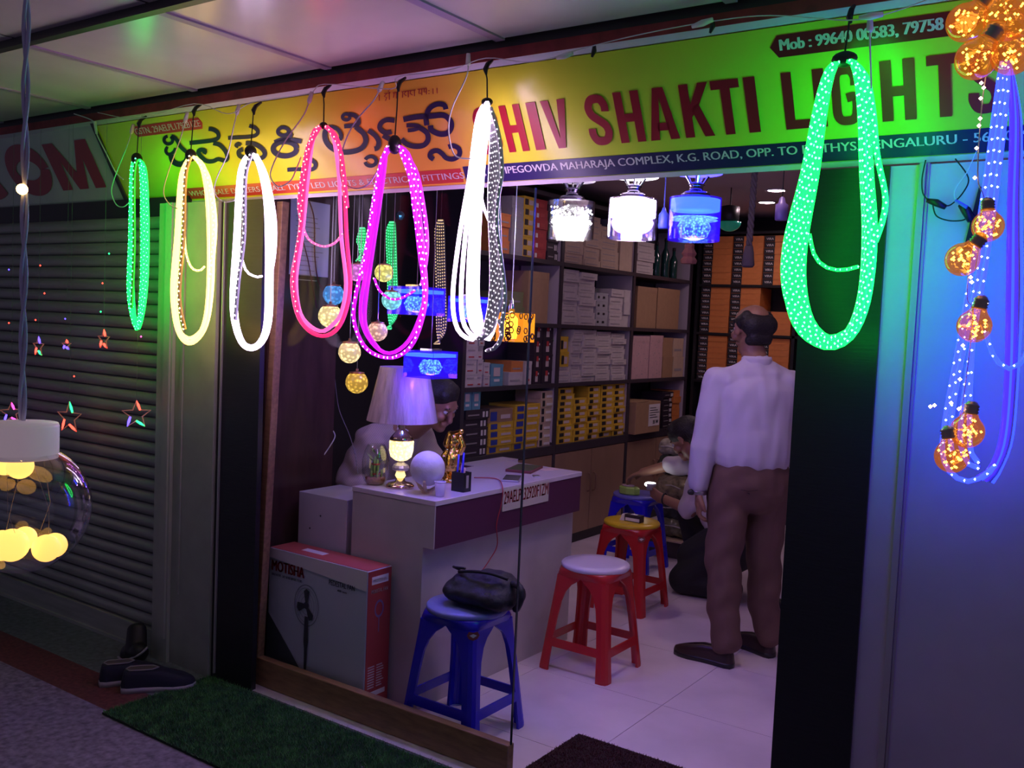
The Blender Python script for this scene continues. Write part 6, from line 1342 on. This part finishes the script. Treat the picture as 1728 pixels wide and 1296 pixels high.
elr2 = PY(745, 800, 3.42); wrr2 = PY(722, 845, 3.30); seg(b, sR, elr2, .044, .036); seg(b, elr2, wrr2, .034, .026); hand(b, wrr2, (.3, -.8, -.2), (0, 0, -1), .5, .95, -1)
blob('body', b, M_skin, sm_, .0065, 4)
m = MB(); seg(m, hp+(0, 0, .08), hp*.45+(sL+sR)/2*.55, (.16, .12), (.165, .12)); seg(m, hp*.45+(sL+sR)/2*.55, (sL+sR)/2-(0, 0, .02), (.165, .12), (.12, .10)); seg(m, sL, sR, .078, .078)
seg(m, sL, elb, .076, .062); seg(m, elb, wrb-(.03, 0, 0), .062, .046); seg(m, sR, elr2, .07, .058); seg(m, elr2, wrr2, .056, .042); seg(m, nk-(.03, 0, .03), nk, .075, .062)
blob('shirt', m, M_beige, sm_, .0085, 4, .0035, 46)
m = MB(); m.lathe([(.060, -.016), (.066, .012), (.058, .022), (.056, -.016)], nk+np.array([.0, 0, .0]), 20, caps=False); m.build('collar', mat('white_collar', (.58, .52, .54), .8), sm_, True)
m = MB(); seg(m, P2_(-.045, 0, .045), P2_(.0, 0, .060), (.084, .078), (.080, .070), (0, 0, 1)); seg(m, P2_(-.06, 0, .0), P2_(-.05, 0, -.02), (.07, .05), (.055, .04)); seg(m, P2_(.02, -.04, .085), P2_(.04, .05, .08), .032, .030); blob('hair', m, M_hair, sm_, .006, 3)
face(sm_, P2_, .95)
m = MB()
for q in (-1, 1): seg(m, hp+(0, q*.09, 0), hp+(.22, q*.11, .0), .085, .072); seg(m, hp+(.22, q*.11, 0), hp+(.22, q*.11, -.40), .070, .055)
seg(m, hp+(0, -.08, .04), hp+(0, .08, .04), .12, .12)
blob('trousers', m, mat('black_trousers', (.012, .012, .016), .8), sm_, .01, 4)
st2 = thing('plastic_stool', 'low dark stool hidden behind the counter under the seated man', 'stool', (-3.14, 3.30, 0))
MB().lathe([(.15, 0), (.13, .02), (.12, .32), (.15, .345), (.15, .365), (.002, .368)], (-3.14, 3.30, 0), 24).build('seat', M_blackp, st2, True)
m = MB()
for q in (-1, 1): seg(m, hp+(.21, q*.11, -.435), hp+(.33, q*.11, -.445), (.04, .035), (.038, .03))
for q in (-1, 1): shoe(sm_, hp*np.array([1, 1, 0])+(.14, q*.11, 0), hp*np.array([1, 1, 0])+(.40, q*.11, 0), M_bshoe, M_blackp, opening=False, hgt=.075, wd=.042)

# ---- crouching person working at the rear stool
cp = thing('person', 'person in white shirt and black trousers crouching over the rear stool', 'person', (-2.1, 5.05, 0))
M_wsh = mat('white_shirt', (.55, .50, .52), .8, bump=.1, bscale=14); M_blk = MATS['black_trousers']
hp = np.array([-1.96, 5.08, .26]); s1 = np.array([-2.16, 5.22, .70]); s2 = np.array([-2.12, 4.94, .68]); hc = PY(1158, 742, 5.06)
e1 = PY(1140, 783, 5.20); w1 = PY(1085, 797, 5.17); e2 = PY(1165, 862, 4.98); w2 = PY(1121, 842, 5.04)
fc = np.array([-.80, .10, -.60])
b = MB(); P3_, _, _, _ = head(b, hc, fc, (-.5, 0, .85), .95); nk3 = (s1+s2)/2+np.array([-.02, 0, .04]); seg(b, nk3, hc+np.array([.03, 0, -.05]), .052, .050); seg(b, hp, (s1+s2)/2, (.12, .09), (.13, .09))
seg(b, s1, e1, .042, .038); seg(b, e1, w1, .037, .027); hand(b, w1, (-.9, 0, -.35), (-.3, 0, -.9), .6, .95, 1)
seg(b, s2, e2, .042, .038); seg(b, e2, w2, .036, .027); hand(b, w2, (-.95, .1, .25), (-.1, .9, .3), .7, .95, -1)
blob('body', b, M_skin, cp, .0065, 4)
m = MB(); seg(m, hp+(0, 0, .06), hp*.5+(s1+s2)/2*.5, (.15, .115), (.165, .12)); seg(m, hp*.5+(s1+s2)/2*.5, (s1+s2)/2, (.165, .12), (.12, .095)); seg(m, s1, s2, .075, .075); seg(m, nk3-(0, 0, .04), nk3, .07, .06)
seg(m, s1, e1*.85+w1*.15, .066, .056); seg(m, s2, e2*.9+w2*.1, .066, .056); blob('shirt', m, M_wsh, cp, .0085, 4, .003, 40)
k1 = np.array([-2.30, 5.22, .40]); a1 = np.array([-2.22, 5.24, .07]); k2 = np.array([-2.17, 4.90, .085]); a2 = np.array([-1.90, 4.93, .075])
m = MB(); seg(m, hp+(0, -.07, 0), hp+(0, .07, .0), .135, .135); seg(m, hp+(0, .10, .02), k1, .10, .078); seg(m, k1, a1, .076, .058); seg(m, hp+(0, -.10, .0), k2+(.02, 0, .02), .115, .090); seg(m, k2, a2, .085, .065); seg(m, hp+(-.04, -.1, .05), hp+(-.18, -.12, -.05), .11, .10)
blob('trousers', m, M_blk, cp, .009, 4)
m = MB(); seg(m, P3_(-.045, 0, .045), P3_(.005, 0, .060), (.088, .086), (.084, .078), (0, 0, 1)); seg(m, P3_(-.07, 0, .0), P3_(-.06, 0, -.03), (.072, .055), (.06, .045)); seg(m, P3_(.02, -.05, .085), P3_(.045, .05, .082), .038, .036); blob('hair', m, M_hair, cp, .0065, 3)
face(cp, P3_, .95)
shoe(cp, a1*np.array([1, 1, 0])+(.06, 0, 0), a1*np.array([1, 1, 0])+(-.19, .02, 0), M_blackp, M_blackp, opening=False, hgt=.07, wd=.042); shoe(cp, a2*np.array([1, 1, 0])+(.10, .03, 0), a2*np.array([1, 1, 0])+(.33, .06, 0), M_blackp, M_blackp, opening=False, hgt=.07, wd=.042)
MB().tube([w2+.030*np.array([0, math.cos(a), math.sin(a)]) for a in np.linspace(0, 2*math.pi, 13)[:-1]], .006, 6, closed=True).build('wrist_band', M_blackp, cp, True)
# the torch in that hand, its lens lit
tp = PY(1098, 818, 5.06); tt = thing('torch', 'small lit torch held in the hand of the crouching person', 'torch', tp)
MB().lathe([(.022, -.03), (.030, -.006), (.034, .0), (.034, .008), (.031, .010)], tp, 20).build('body', mat('torch_grey', (.45, .45, .46), .3), tt, True)
MB().lathe([(.029, .009), (.029, .012)], tp, 20).build('lens', glow('torch_lens', (.95, .97, 1.0), 10.0), tt)
MB().sphere(tp+np.array([-.016, -.022, .004]), .012, 12, 8).build('bulb', MATS['torch_lens'], tt, True)
# piles of plastic-wrapped goods behind the crouching person
for k, (px0, px1, py0, py1, yy, cc, lb) in enumerate([(1110, 1150, 745, 770, 5.75, (.40, .38, .30), 'pale wrapped packet on the goods pile behind the crouching person'), (1108, 1160, 772, 800, 5.72, (.05, .07, .05), 'dark green wrapped packet in the goods pile'), (1112, 1155, 805, 845, 5.70, (.35, .30, .18), 'mustard wrapped packet in the goods pile'), (1110, 1165, 846, 880, 5.68, (.04, .05, .05), 'dark wrapped packet low in the goods pile'), (1105, 1170, 880, 905, 5.66, (.20, .20, .12), 'olive wrapped packet at the bottom of the goods pile')]):
    a, c2 = PY(px0, py1, yy), PY(px1, py0, yy); t = thing('wrapped_packet', lb, 'packet', ((a[0]+c2[0])/2, yy+.1, a[2]), 'goods pile on the floor')
    m = MB(); cxm, czm = (a[0]+c2[0])/2, (a[2]+c2[2])/2; hx, hz_ = (c2[0]-a[0])/2, max(.03, (c2[2]-a[2])/2)
    seg(m, (cxm-hx*.6, yy+.08, czm), (cxm+hx*.6, yy+.08, czm), (.09, hz_), (.09, hz_)); blob('packet', m, mat('packet_%d' % k, cc, .25, noise=.5, nscale=30), t, .009, 2, .004, 60)
    MB().tube([(cxm-hx*.75, yy-.005, czm+hz_*.2), (cxm, yy-.012, czm+hz_*.3), (cxm+hx*.75, yy-.005, czm+hz_*.1)], .004, 6).build('seam', mat('packet_seam', (.5, .48, .45), .3), t)
gp = thing('goods_plinth', 'low dark wooden platform carrying the goods pile', 'platform', (-2.6, 5.78, 0)); a, c2 = PY(1095, 905, 5.66), PY(1180, 905, 5.66)
MB().box((a[0], 5.62, 0), (c2[0]+.05, 5.95, max(.05, a[2]))).build('platform', M_sh, gp); MB().box((a[0]-.01, 5.61, max(.05, a[2])), (c2[0]+.06, 5.96, max(.05, a[2])+.012)).build('top_board', B_cr, gp)
